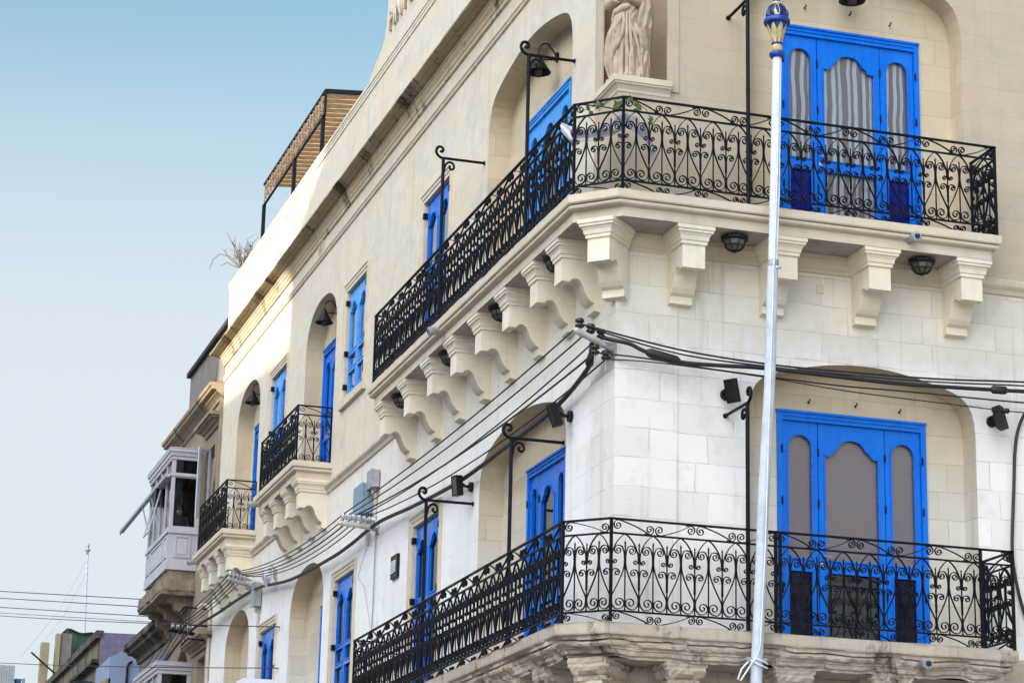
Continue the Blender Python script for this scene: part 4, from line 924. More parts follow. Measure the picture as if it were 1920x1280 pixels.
# green shade netting on its roof
w = MB(); 
for i in range(18):
    a = 1.02 + 2.9 * i / 18; b = 1.02 + 2.9 * (i + 1) / 18; f = lambda x: 15.25 - .10 * (x - 1) + .05 * math.sin(x * 7)
    w.quad((a, -.2, f(a)), (b, -.2, f(b)), (b, 3, f(b) + .1), (a, 3, f(a) + .1)); w.quad((a, .1 + .1 * math.sin(a * 9), 13.4), (b, .1 + .1 * math.sin(b * 9), 13.4), (b, .0, f(b) - .05), (a, 0, f(a) - .05))
for x in (1.05, 2.6, 3.85): w.tube([(x, -.2, 13), (x, -.2, 15.3 - .1 * (x - 1))], .03, 6)
tag(w.build('shade_net', M['netgreen'], None, (0, 66, 0)), 'green shade netting on poles over the crumbling yellow roof', 'netting')
MA = thing('flag_mast', 'thin white mast with ball top rising behind the green netting', 'mast', (2.33, 70, 12))
w = MB(); w.tube([(0, 0, 0), (-.12, 0, 3.6), (-.22, 0, 6.95)], [.05, .045, .04], 10); w.build('pole', M['polew'], MA)
w = MB(); w.lathe([(.001, 7.42), (.06, 7.38), (.07, 7.3), (.04, 7.22), (.10, 7.18), (.11, 7.12), (.05, 7.05), (.05, 6.95)], (-.23, 0, 0), 12); w.build('finial', M['galv'], MA)
w = MB(); w.tube([(-.2, 0, 6.8), (-1.2, -.1, 4.6), (-2.6, -.3, 2.6)], .008, 4); w.tube([(-.2, 0, 6.2), (-1.1, -.1, 4.2), (-2.2, -.3, 2.6)], .008, 4); w.build('halyard', M['galv'], MA)
SH = thing('rooftop_shed', 'pale grey ribbed metal shed at the far left edge', 'shed', (0, 90, 0))
w = MB()
for i in range(10): x = .2 + i * .12; w.box(x, x + .10, -.5, 2, 0, 16.83); 
w.box(.15, 1.40, -.45, 2.02, 0, 16.80); w.build('wall', M['galv'], SH)
w = MB(); w.tube([(1.9, 0, 15), (1.9, 0, 16.3)], .07, 8); w.build('pipe', M['galv'], SH)
w = MB(); w.lathe([(.10, 15.6), (.16, 16.1), (.2, 16.25), (.001, 16.25)], (1.62, 0, 0), 12); w.build('water_tank', plain('blue_plastic', (.03, .12, .26), .5), SH)
w = MB(); w.tube([(0, 0, 0), (-1.25, -.2, .95)], .035, 6); tag(w.build('flag_bracket', M['lampblack'], None, (.85, 64.7, 13.15)), 'thin dark pole slanting out from the yellow stone house', 'pole')

# ------------------------------------------------------------------ statue in the corner niche
def statue():
    mb = MB()
    def loft(rows, n=72, cap=True):
        vs = []; fs = []
        for (cx, cy2, z, rx, ry, amp, kf, ph) in rows:
            for k in range(n):
                t = 2 * PI * k / n
                f = 1 + 1.7 * amp * (math.sin(kf * t + ph + 1.2 * math.sin(t * 2 + z * 2)) + .5 * math.sin(2.3 * kf * t + 2 * ph + z))
                vs.append((cx + rx * f * math.cos(t), cy2 + ry * f * math.sin(t), z))
        R = len(rows)
        for i in range(R - 1):
            for k in range(n): fs.append((i * n + k, i * n + (k + 1) % n, (i + 1) * n + (k + 1) % n, (i + 1) * n + k))
        fs.append(tuple(range(n - 1, -1, -1))); fs.append(tuple((R - 1) * n + k for k in range(n)))
        mb.add(vs, fs, 0, True)
    def interp(keys, m=26):
        out = []
        for i in range(m + 1):
            t = i / m * (len(keys) - 1); a = min(int(t), len(keys) - 2); u = t - a; u = u * u * (3 - 2 * u)
            out.append(tuple(p + (q - p) * u for p, q in zip(keys[a], keys[a + 1])))
        return out
    # robe (local: x right, -y towards the street)
    loft(interp([(0, 0, 0, .245, .20, .085, 9, 0), (-.01, 0, .3, .225, .185, .095, 9, .3), (-.02, -.01, .62, .215, .175, .09, 8, .8), (-.01, -.02, .86, .185, .16, .06, 7, 1.2), (0, 0, 1.02, .175, .15, .03, 6, 1.5), (0, 0, 1.28, .20, .15, .02, 5, 1.5), (0, 0, 1.45, .20, .13, .02, 4, 1), (0, -.01, 1.54, .08, .08, .0, 4, 1)]))
    # mantle falling on the left side, swinging across the knees
    loft(interp([(-.16, .02, .02, .10, .12, .05, 5, 1), (-.19, -.02, .28, .12, .15, .07, 5, 1.3), (-.15, -.06, .55, .13, .15, .08, 5, 1.8), (-.08, -.08, .82, .14, .13, .06, 4, 2), (-.04, -.07, .98, .18, .13, .04, 4, 2.2), (-.02, -.05, 1.06, .16, .12, .02, 4, 2)]))
    # mantle on the right side, straight fall
    loft(interp([(.19, .05, 0, .05, .11, .10, 5, 0), (.205, .03, .18, .06, .13, .11, 5, .4), (.20, .04, .42, .055, .12, .12, 4, .9), (.225, .02, .70, .085, .14, .10, 5, 1.5), (.24, .0, .98, .095, .15, .07, 4, 2.0), (.225, .0, 1.18, .09, .14, .05, 4, 2.3), (.17, .0, 1.42, .08, .12, .02, 3, 2.4)], 40))
    # raised pleats on the front
    for x0, x1, r in ((-.10, -.03, .026), (-.02, .01, .03), (.06, .045, .028), (.13, .085, .024), (-.17, -.10, .022)):
        mb.tube([(x0, -.205 + abs(x0) * .35, 0), (x0 * .9 + x1 * .1, -.20 + abs(x0) * .3, .3), ((x0 + x1) / 2, -.195, .6), (x1, -.175, .9)], [r * 1.25, r, r * .9, r * .5], 10)
    # diagonal edge of the mantle across the knees, knotted girdle end
    mb.tube([(-.20, -.10, .22), (-.13, -.19, .40), (-.05, -.225, .50), (.0, -.225, .60), (.015, -.20, .78), (.0, -.18, .93)], [.03, .034, .032, .03, .026, .02], 10)
    mb.tube([(.10, -.19, .74), (.15, -.17, .62), (.18, -.12, .45), (.20, -.10, .2)], [.016, .024, .024, .02], 8)
    mb.tube([(-.19, -.06, .88), (-.10, -.18, .95), (.0, -.20, .98), (.08, -.17, 1.02)], [.05, .055, .05, .03], 12)
    # sleeves with hands joined at the chest
    mb.tube([(-.21, .0, 1.36), (-.27, -.05, 1.16), (-.21, -.15, 1.06), (-.09, -.22, 1.12)], [.07, .085, .095, .075], 14)
    mb.tube([(.21, .0, 1.36), (.24, -.06, 1.16), (.18, -.15, 1.07), (.09, -.21, 1.13)], [.07, .08, .085, .065], 14)
    for s in (-1, 1):
        mb.tube([(s * .08, -.215, 1.125), (s * .03, -.24, 1.15), (s * .005, -.25, 1.20)], [.038, .04, .02], 10)
        for q in range(4): mb.tube([(s * .02, -.262 + q * .014, 1.17), (s * .012, -.268 + q * .014, 1.22), (s * .006, -.262 + q * .014, 1.26 - .01 * abs(q - 1.5))], [.011, .010, .007], 6)
        mb.tube([(s * .03, -.235, 1.16), (s * .035, -.215, 1.20), (s * .025, -.205, 1.225)], [.012, .010, .007], 6)
    # head with face, hair and beard
    mb.lathe([(.055, 1.50), (.055, 1.57), (.078, 1.60), (.095, 1.66), (.10, 1.72), (.093, 1.78), (.06, 1.825), (.001, 1.84)], (0, -.015, 0), 20)
    mb.lathe([(.001, 1.52), (.05, 1.55), (.068, 1.60), (.05, 1.635)], (0, -.065, 0), 14); mb.lathe([(.001, 1.655), (.016, 1.66), (.012, 1.69), (.006, 1.71)], (0, -.118, 0), 8)
    for s in (-1, 1): mb.lathe([(.001, 1.695), (.013, 1.705), (.001, 1.715)], (s * .036, -.10, 0), 8); mb.lathe([(.001, 1.65), (.018, 1.68), (.001, 1.71)], (s * .098, -.01, 0), 8)
    # toes of the shoes and a low plinth
    for s in (-1, 1): mb.tube([(s * .08 - .02, -.16, .035), (s * .085 - .02, -.235, .03), (s * .085 - .02, -.262, .02)], [.04, .036, .015], 10)
    mb.box(-.235, .25, -.20, .21, -.02, .02)
    return tag(mb.build('statue', M['statue'], None, (.215, .225, 13.135), RZ_C), 'carved limestone robed saint standing in the corner niche', 'statue')
statue()

# ------------------------------------------------------------------ flagpole tied to the lower balcony
FP = thing('flagpole', 'white flagpole with blue and gold urn top beside the blue doors', 'flagpole', (1.44, -1.03, 5.0))
pp = [(1.405, 4.6), (1.425, 5.45), (1.455, 6.0), (1.53, 7.63), (1.612, 8.96), (1.662, 10.53), (1.735, 13.24)]
def pole_off(z): return -1.03 - (z - 5) * .004
w = MB(); lo = [(x - 1.44, pole_off(z) + 1.03, z - 5) for x, z in pp]
w.tube(lo[:5] + [(.222, pole_off(10.5) + 1.03, 5.5)], [.072, .071, .070, .069, .068, .067], 18); w.build('lower_pole', plain('grey_white_pole_paint', (.50, .54, .61), .6, var=.08, scale=7, dirt=(.2, .2, .21), dirt_amt=.4), FP)
w = MB(); w.tube([(.222, pole_off(10.5) + 1.03, 5.5), lo[6]], [.060, .056], 18); w.build('upper_pole', M['polew'], FP)
w = MB(); w.tube([(.222, -.03, 5.46), (.222, -.03, 5.53)], .072, 18); w.tube([(.24, -.10, 5.42), (.28, -.13, 5.42)], .02, 8); w.build('collar', M['galv'], FP)
tx, tz = .295, 8.24; ty = pole_off(13.24) + 1.03
w = MB()
w.lathe([(.062, -.03), (.085, -.02), (.10, .01), (.098, .035), (.075, .055), (.055, .06)], (tx, ty, tz), 24, 0)
w.lathe([(.055, .06), (.06, .07), (.068, .10), (.066, .13), (.055, .15)], (tx, ty, tz), 24, 1)
w.lathe([(.055, .15), (.072, .155), (.072, .17), (.055, .175)], (tx, ty, tz), 24, 0)
w.lathe([(.05, .175), (.062, .23), (.088, .32), (.115, .40), (.125, .43)], (tx, ty, tz), 24, 0)
for k in range(8):  # gilded leaves on the cup
    t = 2 * PI * k / 8; M_ = Matrix.Translation((tx, ty, tz)) @ Matrix.Rotation(t, 4, 'Z')
    w.add([(.062, -.018, .175), (.062, .018, .175), (.075, .03, .25), (.098, .036, .33), (.122, .022, .385), (.133, 0, .425), (.122, -.022, .385), (.098, -.036, .33), (.075, -.03, .25)], [tuple(range(9))], 1, False, M_)
w.lathe([(.125, .43), (.155, .425), (.168, .445), (.168, .48), (.155, .50), (.13, .505)], (tx, ty, tz), 28, 0)
w.lathe([(.13, .505), (.145, .54), (.14, .60), (.11, .655), (.065, .685)], (tx, ty, tz), 24, 2)
for k in range(8):
    t = 2 * PI * (k + .5) / 8; M_ = Matrix.Translation((tx, ty, tz)) @ Matrix.Rotation(t, 4, 'Z')
    w.add([(.138, -.03, .51), (.138, .03, .51), (.152, .04, .55), (.148, .03, .60), (.12, .02, .655), (.075, .0, .69), (.12, -.02, .655), (.148, -.03, .60), (.152, -.04, .55)], [tuple(range(9))], 3 if k % 2 else 0, False, M_)
w.lathe([(.065, .685), (.075, .69), (.078, .71), (.06, .725), (.05, .73)], (tx, ty, tz), 20, 1)
w.lathe([(.05, .73), (.045, .78), (.03, .86), (.012, .93), (.001, .95)], (tx, ty, tz), 20, 0)
w.build('finial', [plain('dark_blue_paint', (.003, .045, .27), .4, var=.2), M['gold'], plain('navy_paint', (.008, .012, .06), .5), M['cream']], FP)
w = MB(); w.tube([(.30, ty - .055, tz - .06), (.255, -.10, 6.6), (.20, -.10, 5.4), (.13, -.10, 3.6), (.06, -.11, 1.9), (-.01, -.11, .75), (-.05, -.10, .62)], .009, 6); w.tube([(.33, ty - .04, tz - .06), (.285, -.09, 6.4), (.24, -.09, 5.4)], .007, 6); w.build('halyard', M['ropewhite'], FP)
w = MB(); w.tube([(-.09, .0, .60), (-.20, .0, .48), (-.26, -.02, .35), (-.22, -.02, .34), (-.12, -.04, .5), (-.06, -.09, .60), (.05, -.11, .56), (.12, -.02, .55)], .012, 6); w.tube([(-.10, -.03, .58), (-.02, -.115, .52), (.10, -.05, .50)], .012, 6); w.build('rope_knot', M['ropewhite'], FP)
w = MB(); w.box(-.14, .11, -.02, .02, .58, .62); w.tube([(-.13, -.03, .60), (-.13, .15, .60)], .012, 6); w.tube([(.10, -.03, .60), (.10, .15, .60)], .012, 6); w.build('clamp', M['galv'], FP)

# ------------------------------------------------------------------ wall brackets (banner arms) standing on the balcony rails
def bracket(name, label, rz, s, zt, zb, off, group='scrolled iron banner brackets'):
    """local: wall at y=0, rod at y=-off; zt arm height"""
    loc = (s, 0, zt) if rz == RZ_R else (0, s, zt)
    T = thing(name, label, 'bracket', loc, rz, group)
    w = MB(); w.tube([(0, -.01, 0), (0, -off, 0)], .021, 10); w.lathe([(.001, 0), (.032, 0), (.032, .02), (.001, .025)], (0, 0, 0), 12, M=Matrix.Rotation(PI / 2, 4, 'X')); w.build('arm', M['iron'], T)
    w = MB()
    pts = cr([(0, -off + .05, 0)[1:], (-off - .02, .0), (-off - .085, .035), (-off - .115, .10), (-off - .09, .165), (-off - .035, .175), (-off - .005, .135), (-off - .025, .10), (-off - .055, .11)])
    w.tube([(0, y, z) for y, z in pts], [.022] * (len(pts) - 8) + [.02] * 8, 8); w.build('scroll', M['iron'], T)
    pts = cr([(-off + .015, -.22), (-off + .03, -.12), (-off + .09, -.055), (-off + .155, -.075), (-off + .17, -.14), (-off + .13, -.17), (-off + .10, -.14), (-off + .115, -.115)])
    w = MB(); w.tube([(0, y, z) for y, z in pts], .018, 8); w.build('brace_scroll', M['iron'], T)
    w = MB(); w.tube([(0, -off, 0), (0, -off, zb - zt)], .026, 10); w.build('rod', M['iron'], T)
    return T
bracket('banner_bracket', 'scrolled iron bracket in front of the upper left arched recess', RZ_L, 1.80, 14.02, 11.34, .66)
bracket('banner_bracket', 'scrolled iron bracket by the narrow window above the upper left balcony', RZ_L, 6.08, 13.99, 11.34, .66)
bracket('banner_bracket', 'scrolled iron bracket in front of the lower left arched recess', RZ_L, 2.0, 8.735, 5.95, .72)
bracket('banner_bracket', 'scrolled iron bracket crossing the lower narrow blue window', RZ_L, 6.2, 8.72, 5.95, .72)
bracket('banner_bracket', 'scrolled iron bracket left of the upper striped curtain doors', RZ_R, 1.505, 14.15, 11.34, .66)
bracket('banner_bracket', 'scrolled iron bracket left of the lower blind covered doors', RZ_R, 1.455, 8.78, 5.95, .72)

# ------------------------------------------------------------------ lamps
def arch_lamp(label, rz, s, z, d=D_):
    loc = (s, d, z) if rz == RZ_R else (d, s, z)
    T = thing('wall_lamp', label, 'lamp', loc, rz, 'black bell lamps in the arched recesses')
    w = MB(); w.tube([(0, 0, -.02), (0, -.03, -.02)], .06, 12); w.tube([(0, y, zz) for y, zz in cr([(-.03, -.02), (-.08, .06), (-.17, .15), (-.26, .11), (-.29, .02), (-.29, -.06)])], .011, 8); w.tube([(0, -.03, -.08), (0, -.20, -.10), (0, -.27, -.10)], .011, 8); w.tube([(0, 0, -.08), (0, -.03, -.08)], .035, 10); w.build('arm', M['lampblack'], T)
    w = MB(); w.lathe([(.001, -.02), (.03, -.03), (.035, -.06), (.055, -.07), (.055, -.10), (.06, -.11), (.085, -.16), (.135, -.24), (.175, -.30), (.18, -.31), (.17, -.305), (.12, -.24), (.06, -.14), (.001, -.12)], (0, -.29, 0), 28); w.build('shade', M['lampblack'], T)
    w = MB(); w.lathe([(.035, -.14), (.05, -.18), (.068, -.25), (.066, -.31), (.04, -.35), (.001, -.36)], (0, -.29, 0), 18); w.build('bulb_glass', M['lampglass'], T)
    w = MB()
    for k in range(5): t = PI * k / 5; w.tube([(.075 * math.cos(t) * c_, -.29 + .075 * math.sin(t) * c_, zz) for c_, zz in ((1, -.24), (1, -.31), (.7, -.36), (0, -.385), (-.7, -.36), (-1, -.31), (-1, -.24))], .004, 4)
    w.build('guard', M['lampblack'], T); return T
arch_lamp('black bell lamp over the upper striped curtain doors', RZ_R, 3.32, 15.0)
arch_lamp('black bell lamp in the upper arch nearest the statue', RZ_L, 3.64, 14.87)
arch_lamp('black bell lamp in the arch above the middle small balcony', RZ_L, 17.37, 14.79)
arch_lamp('black bell lamp in the arch above the farthest small balcony', RZ_L, 24.52, 14.83)
def soffit_lamp(label, x, y, z=11.02):
    T = thing('ceiling_lamp', label, 'lamp', (x, y, z), 0, 'black octagonal lamps under the upper balconies')
    w = MB(); w.lathe([(.001, 0), (.11, 0), (.11, -.02), (.185, -.035), (.185, -.06), (.15, -.075), (.14, -.07)], (0, 0, 0), 8, sm=False); w.build('base', M['lampblack'], T)
    w = MB(); w.lathe([(.14, -.072), (.125, -.14), (.07, -.195), (.001, -.205)], (0, 0, 0), 8, sm=False); w.build('diffuser', M['lampglass'], T)
    w = MB()
    for k in range(8):
        t = 2 * PI * k / 8; c, s_ = math.cos(t), math.sin(t); w.tube([(.142 * c, .142 * s_, -.07), (.128 * c, .128 * s_, -.14), (.072 * c, .072 * s_, -.197), (.001, 0, -.209)], .008, 5)
    pts = [(.128 * math.cos(2 * PI * k / 8), .128 * math.sin(2 * PI * k / 8), -.14) for k in range(9)]; w.tube(pts, .007, 5)
    w.lathe([(.001, -.20), (.03, -.205), (.02, -.225), (.001, -.23)], (0, 0, 0), 8); w.build('cage', M['lampblack'], T); return T
soffit_lamp('black octagonal lamp under the right balcony, between corner and flagpole', 1.42, -.41)
soffit_lamp('black octagonal lamp under the right balcony between the last two corbels', 4.03, -.39)
for y, l in ((1.25, 'black octagonal lamp under the left balcony nearest the corner'), (3.7, 'black octagonal lamp under the left balcony, second from the corner'), (6.3, 'black octagonal lamp under the left balcony, third from the corner'), (9.1, 'black octagonal lamp under the left balcony farthest from the corner')): soffit_lamp(l, -.40, y)
for y, l in ((16.75, 'black octagonal lamp under the near end of the middle small balcony'), (18.4, 'black octagonal lamp under the far end of the middle small balcony')): soffit_lamp(l, -.34, y)
def flood(label, rz, s, z, tilt, lens='lampblack', yaw=0.):
    loc = (s, 0, z) if rz == RZ_R else (0, s, z)
    T = thing('floodlight', label, 'floodlight', loc, rz, 'black tilted floodlights on the lower walls')
    w = MB(); w.tube([(0, 0, 0), (0, -.05, 0)], .075, 16); w.tube([(0, -.05, 0), (0, -.17, .01)], .022, 8); w.tube([(-.03, -.16, .01), (.03, -.16, .01)], .035, 10); w.build('mount', M['lampblack'], T)
    w = MB(); Mx = Matrix.Translation((0, -.23, 0)) @ Matrix.Rotation(yaw, 4, 'Z') @ Matrix.Rotation(tilt, 4, 'X'); w.box(-.068, .068, -.05, .05, -.15, .15, 0, Mx)
    for k in range(5): w.box(-.055, .055, .05, .065, -.12 + k * .055, -.10 + k * .055, 0, Mx)
    for a, b, c, d in ((-.068, -.055, -.15, .15), (.055, .068, -.15, .15), (-.055, .055, -.15, -.135), (-.055, .055, .135, .15)): w.box(a, b, -.062, -.05, c, d, 0, Mx)
    w.build('housing', M['lampblack'], T)
    w = MB(); w.box(-.055, .055, -.056, -.051, -.135, .135, 0, Mx); w.build('lens', M[lens], T)
    return T
flood('black floodlight beside the lower left arched recess, near the corner', RZ_L, 1.70, 9.02, math.radians(20))
flood('black floodlight with pale lens between the lower left window and arch', RZ_L, 6.28, 8.99, math.radians(6), lens='lampglass', yaw=math.radians(20))
flood('black floodlight left of the lower right arch, near the flagpole', RZ_R, 1.46, 9.05, math.radians(16), yaw=math.radians(-60))
flood('black floodlight on the wall right of the lower right arch', RZ_R, 5.17, 9.05, math.radians(-14), yaw=math.radians(40))
T = thing('wall_lantern', 'small grey glass lantern on the wall under the middle small balcony', 'lamp', (0, 20.55, 10.0), RZ_L)
w = MB(); w.box(-.05, .05, -.06, 0, -.10, .10); w.tube([(0, -.04, .10), (0, -.12, .18), (0, -.2, .12)], .015, 6); w.build('mount', M['galv'], T)
w = MB(); w.lathe([(.05, .14), (.10, .10), (.10, -.12), (.06, -.20), (.02, -.28), (.001, -.30)], (0, -.2, 0), 8, sm=False); w.build('lantern_glass', M['porcelain'], T)

# ------------------------------------------------------------------ power line arms and cables
def insulator(mb, p, r=.06, up=1, mi=1):
    x, y, z = p; mb.lathe([(.02, 0), (r * .7, .0), (r, .02 * up), (r, .04 * up), (r * .6, .05 * up), (r * .6, .065 * up), (r, .075 * up), (r, .10 * up), (r * .75, .12 * up), (.001, .13 * up)], (x, y, z), 16, mi)
    mb.tube([(x, y, z - .12 * up), (x, y, z)], .012, 6, 2)
def arm_thing(label, base, tip, ins, matp, kind='v'):
    T = thing('power_line_arm', label, 'insulator arm', base, 0, 'wall arms carrying the power cables')
    b = Vector(base); t = Vector(tip) - b
    w = MB(); w.tube([(0, 0, 0), t * .97, t, t * 1.06], [.045, .042, .042, .008], 14); w.build('pipe', matp, T)
    w = MB(); w.box(-.03, .0, -.09, .09, -.10, .10); w.tube([(0, -.03, .0), t * .18 + Vector((0, 0, .0))], .06, 12); w.build('wall_plate', M['galv'], T)
    for f, up in ins:
        q = t * f; w = MB()
        if kind == 'v':
            insulator(w, q + Vector((0, 0, .055 if up > 0 else -.055 - .13)), .058, 1); 
            if up < 0: w.tube([q + Vector((0, 0, -.33)), q + Vector((0, 0, -.05))], .011, 6, 2)
        else:
            Mx = Matrix.Translation(q + Vector((0, 0, .13))) @ Matrix.Rotation(PI / 2, 4, 'Y'); w.lathe([(.02, -.035), (.05, -.03), (.055, -.01), (.03, 0), (.055, .01), (.05, .03), (.02, .035)], (0, 0, 0), 12, 1, M=Mx); w.tube([q + Vector((-.035, 0, 0)), q + Vector((-.035, 0, .14))], .009, 6, 2)
        w.build('insulator', [M['galv'], M['insul'] if kind == 'v' else M['porcelain'], M['galv']], T)
    return T
TIP1 = (-.56, -.08, 9.66); TIP2 = (-.66, 12.0, 9.44); TIP3 = (-.6, 22.7, 10.20)
arm_thing('pale pipe arm with dark insulators on the building corner', (0, .06, 9.50), TIP1, [(.9, 1), (.62, 1), (.35, 1), (.5, -1), (.22, -1)], M['conc'])
arm_thing('pale pipe arm with seven white insulators below the grey boxes', (0, 12.0, 9.40), TIP2, [(.15 + .13 * k, 1) for k in range(7)], M['conc'], 'h')
arm_thing('pale pipe arm with white insulators beneath the middle small balcony', (0, 22.7, 10.07), TIP3, [(.2 + .12 * k, 1) for k in range(7)], M['galv'], 'h')
arm_thing('dark iron arm with insulators below the enclosed balcony', (0, 29.3, 9.95), (-.72, 29.3, 10.02), [(.25 + .17 * k, 1) for k in range(5)], M['iron'], 'h')
T = thing('cable_rack', 'cluttered black cable rack with bent pipe beside the dark arm', 'cable rack', (0, 28.0, 9.6))
for k, (x, z, L) in enumerate(((-.62, .75, 1.1), (-.55, .35, 1.2), (-.5, .02, 1.0))): w = MB(); w.tube([(0, -.1, z), (x, .1, z + .05), (x, L, z)], .022, 6); w.build('rack_bar', M['iron'], T)
for k in range(5): w = MB(); w.tube([(-.5, .1 + .2 * k, .70), (-.5, .1 + .2 * k, .86)], .05, 8); w.tube([(-.5, .1 + .2 * k, .70), (-.45 - .1 * (k % 2), .3 + .2 * k, .35), (-.5, .2 + .2 * k, .02)], .010, 5); w.build('insulator', M['insul'], T)
w = MB(); w.tube(cr3([(-.05, -.15, -1.2), (-.05, -.15, .4), (-.07, -.13, .75), (-.22, -.1, .85), (-.34, -.08, .70)]), .045, 8); w.build('bent_pipe', M['conc'], T)
def sag(a, b, s, n=14):
    a = Vector(a); b = Vector(b); return [tuple(a.lerp(b, i / n) + Vector((0, 0, -s * 4 * (i / n) * (1 - i / n)))) for i in range(n + 1)]
def cable(label, pts, r, group='black power cables along the facades', extra=None, cat='cable', mat=None):
    w = MB(); w.tube(pts, r, 8)
    if extra: extra(w)
    return tag(w.build('power_cable', mat or M['cable'], None), label, cat, group)
spans = [(.9, 9.74, 'outermost'), (.62, 9.71, 'second'), (.5, 9.42, 'third'), (.35, 9.66, 'fourth'), (.22, 9.36, 'innermost')]
lab = {'outermost': 'topmost thin black cable on the left facade, farthest from the wall', 'second': 'second thin black cable from the top on the left facade', 'third': 'middle thin black cable strung along the left facade', 'fourth': 'fourth thin black cable from the top on the left facade', 'innermost': 'lowest thin black cable on the left facade, just above the thick one'}
for k, (f, z, nm) in enumerate(spans):
    p1 = (TIP1[0] * f, .06 + (TIP1[1] - .06) * f, z); g2 = .93 - .15 * k; g3 = .92 - .13 * k
    p2 = (TIP2[0] * g2, 12.0, 9.40 + .04 * g2 + .17); p3 = (TIP3[0] * g3, 22.7, 10.07 + .13 * g3 + .16); p4 = (-.68 + .1 * k, 29.3, 10.18)
    p5 = (-.66 + .05 * k, 45, 9.6 - .1 * k)
    cable(lab[nm], sag(p1, p2, .10 + .03 * k) + sag(p2, p3, .22 + .02 * k)[1:] + sag(p3, p4, .08)[1:] + sag(p4, p5, .55)[1:], .011 if k != 2 else .014)
def splice(p, q, r):
    def f(w): w.tube([p, tuple(Vector(p).lerp(Vector(q), .12)), tuple(Vector(p).lerp(Vector(q), .88)), q], [r * .6, r, r, r * .6], 12)
    return f
thick = [(-.30, .05, 9.62), (-.24, .25, 9.50), (-.16, .6, 9.385), (-.13, 1.96, 9.20), (-.14, 4.1, 9.13), (-.15, 6.5, 9.10), (-.14, 9.2, 9.24), (-.13, 11.5, 9.40), (-.14, 13.4, 9.36), (-.15, 15.0, 9.37), (-.15, 18.4, 9.53), (-.15, 22.0, 9.90), (-.2, 26.0, 9.98), (-.3, 29.3, 9.98), (-.3, 33, 9.7), (-.3, 39, 9.1)]
cable('thick black bundled cable running along the left facade wall', cr3(thick), .032, extra=splice((-.17, .55, 9.40), (-.20, .25, 9.55), .055))
RC = [('topmost thin black cable crossing the right facade', [(-.49, -.04, 9.76), (.7, -.30, 9.49), (1.9, -.34, 9.41), (2.92, -.33, 9.42), (4.2, -.3, 9.46), (5.5, -.28, 9.55), (8, -.25, 9.7)], .013, None),
      ('second thin black cable crossing the right facade, just under the topmost', [(-.34, -.02, 9.72), (.72, -.28, 9.44), (1.9, -.32, 9.385), (2.92, -.32, 9.385), (4.2, -.3, 9.42), (5.5, -.28, 9.50), (8, -.25, 9.64)], .011, None),
      ('thick black cable with ribbed splice sleeve crossing the right facade', [(-.2, -.02, 9.62), (-.05, -.2, 9.545), (.10, -.24, 9.51), (.30, -.28, 9.42), (.73, -.30, 9.33), (1.3, -.32, 9.335), (1.84, -.33, 9.355), (2.9, -.33, 9.345), (3.8, -.32, 9.345), (5.1, -.3, 9.40), (6, -.28, 9.45), (8, -.25, 9.55)], .026, ((.30, -.28, 9.42), (.73, -.30, 9.335), .06)),
      ('lowest black cable crossing the right facade above the arch', [(-.28, .02, 9.43), (.3, -.2, 9.36), (1.1, -.28, 9.29), (1.84, -.30, 9.262), (2.9, -.3, 9.24), (3.8, -.3, 9.255), (5.26, -.28, 9.27), (6, -.25, 9.3)], .011, None),
      ('thin black wire with spacer beads crossing the right facade', [(-.12, .02, 9.36), (.5, -.2, 9.32), (1.84, -.3, 9.25), (3.0, -.3, 9.18), (4.3, -.3, 9.15), (5.3, -.28, 9.14), (6, -.25, 9.16)], .008, ((5.18, -.28, 9.14), (5.28, -.28, 9.14), .035))]
for l, p, r, s in RC: cable(l, cr3(p), r, extra=splice(*s) if s else None)
w = MB(); w.tube([(5.02, -.3, 9.40), (5.05, -.3, 9.40), (5.22, -.3, 9.405), (5.25, -.3, 9.405)], [.03, .055, .055, .03], 12); tag(w.build('cable_joint', M['cable'], None), 'black cable joint on the right edge of the right facade', 'cable joint')
cable('thick black cable hanging down the wall at the right edge', cr3([(5.75, -.22, 9.36), (5.62, -.10, 9.2), (5.52, -.06, 8.95), (5.47, -.05, 8.64), (5.44, -.05, 8.2), (5.415, -.05, 7.87), (5.385, -.05, 7.38), (5.42, -.05, 7.0), (5.52, -.05, 6.6), (5.66, -.05, 6.3), (5.9, -.05, 5.8)]), .022, group=None)
cable('thin grey cable running down the left wall below the grey boxes', [(-.03, 12.05, 9.42), (-.03, 12.07, 8.13), (-.03, 12.09, 7.6), (-.03, 12.1, 5.6)], .012, group=None, mat=M['galv'])
cable('slack thin wire looping above the lower left window surround', [(-.05, 12.3, 9.35), (-.04, 12.9, 9.0), (-.04, 13.2, 8.75), (-.04, 12.7, 8.5), (-.03, 12.3, 7.9), (-.03, 12.1, 7.5)], .006, group=None, mat=M['galv'])
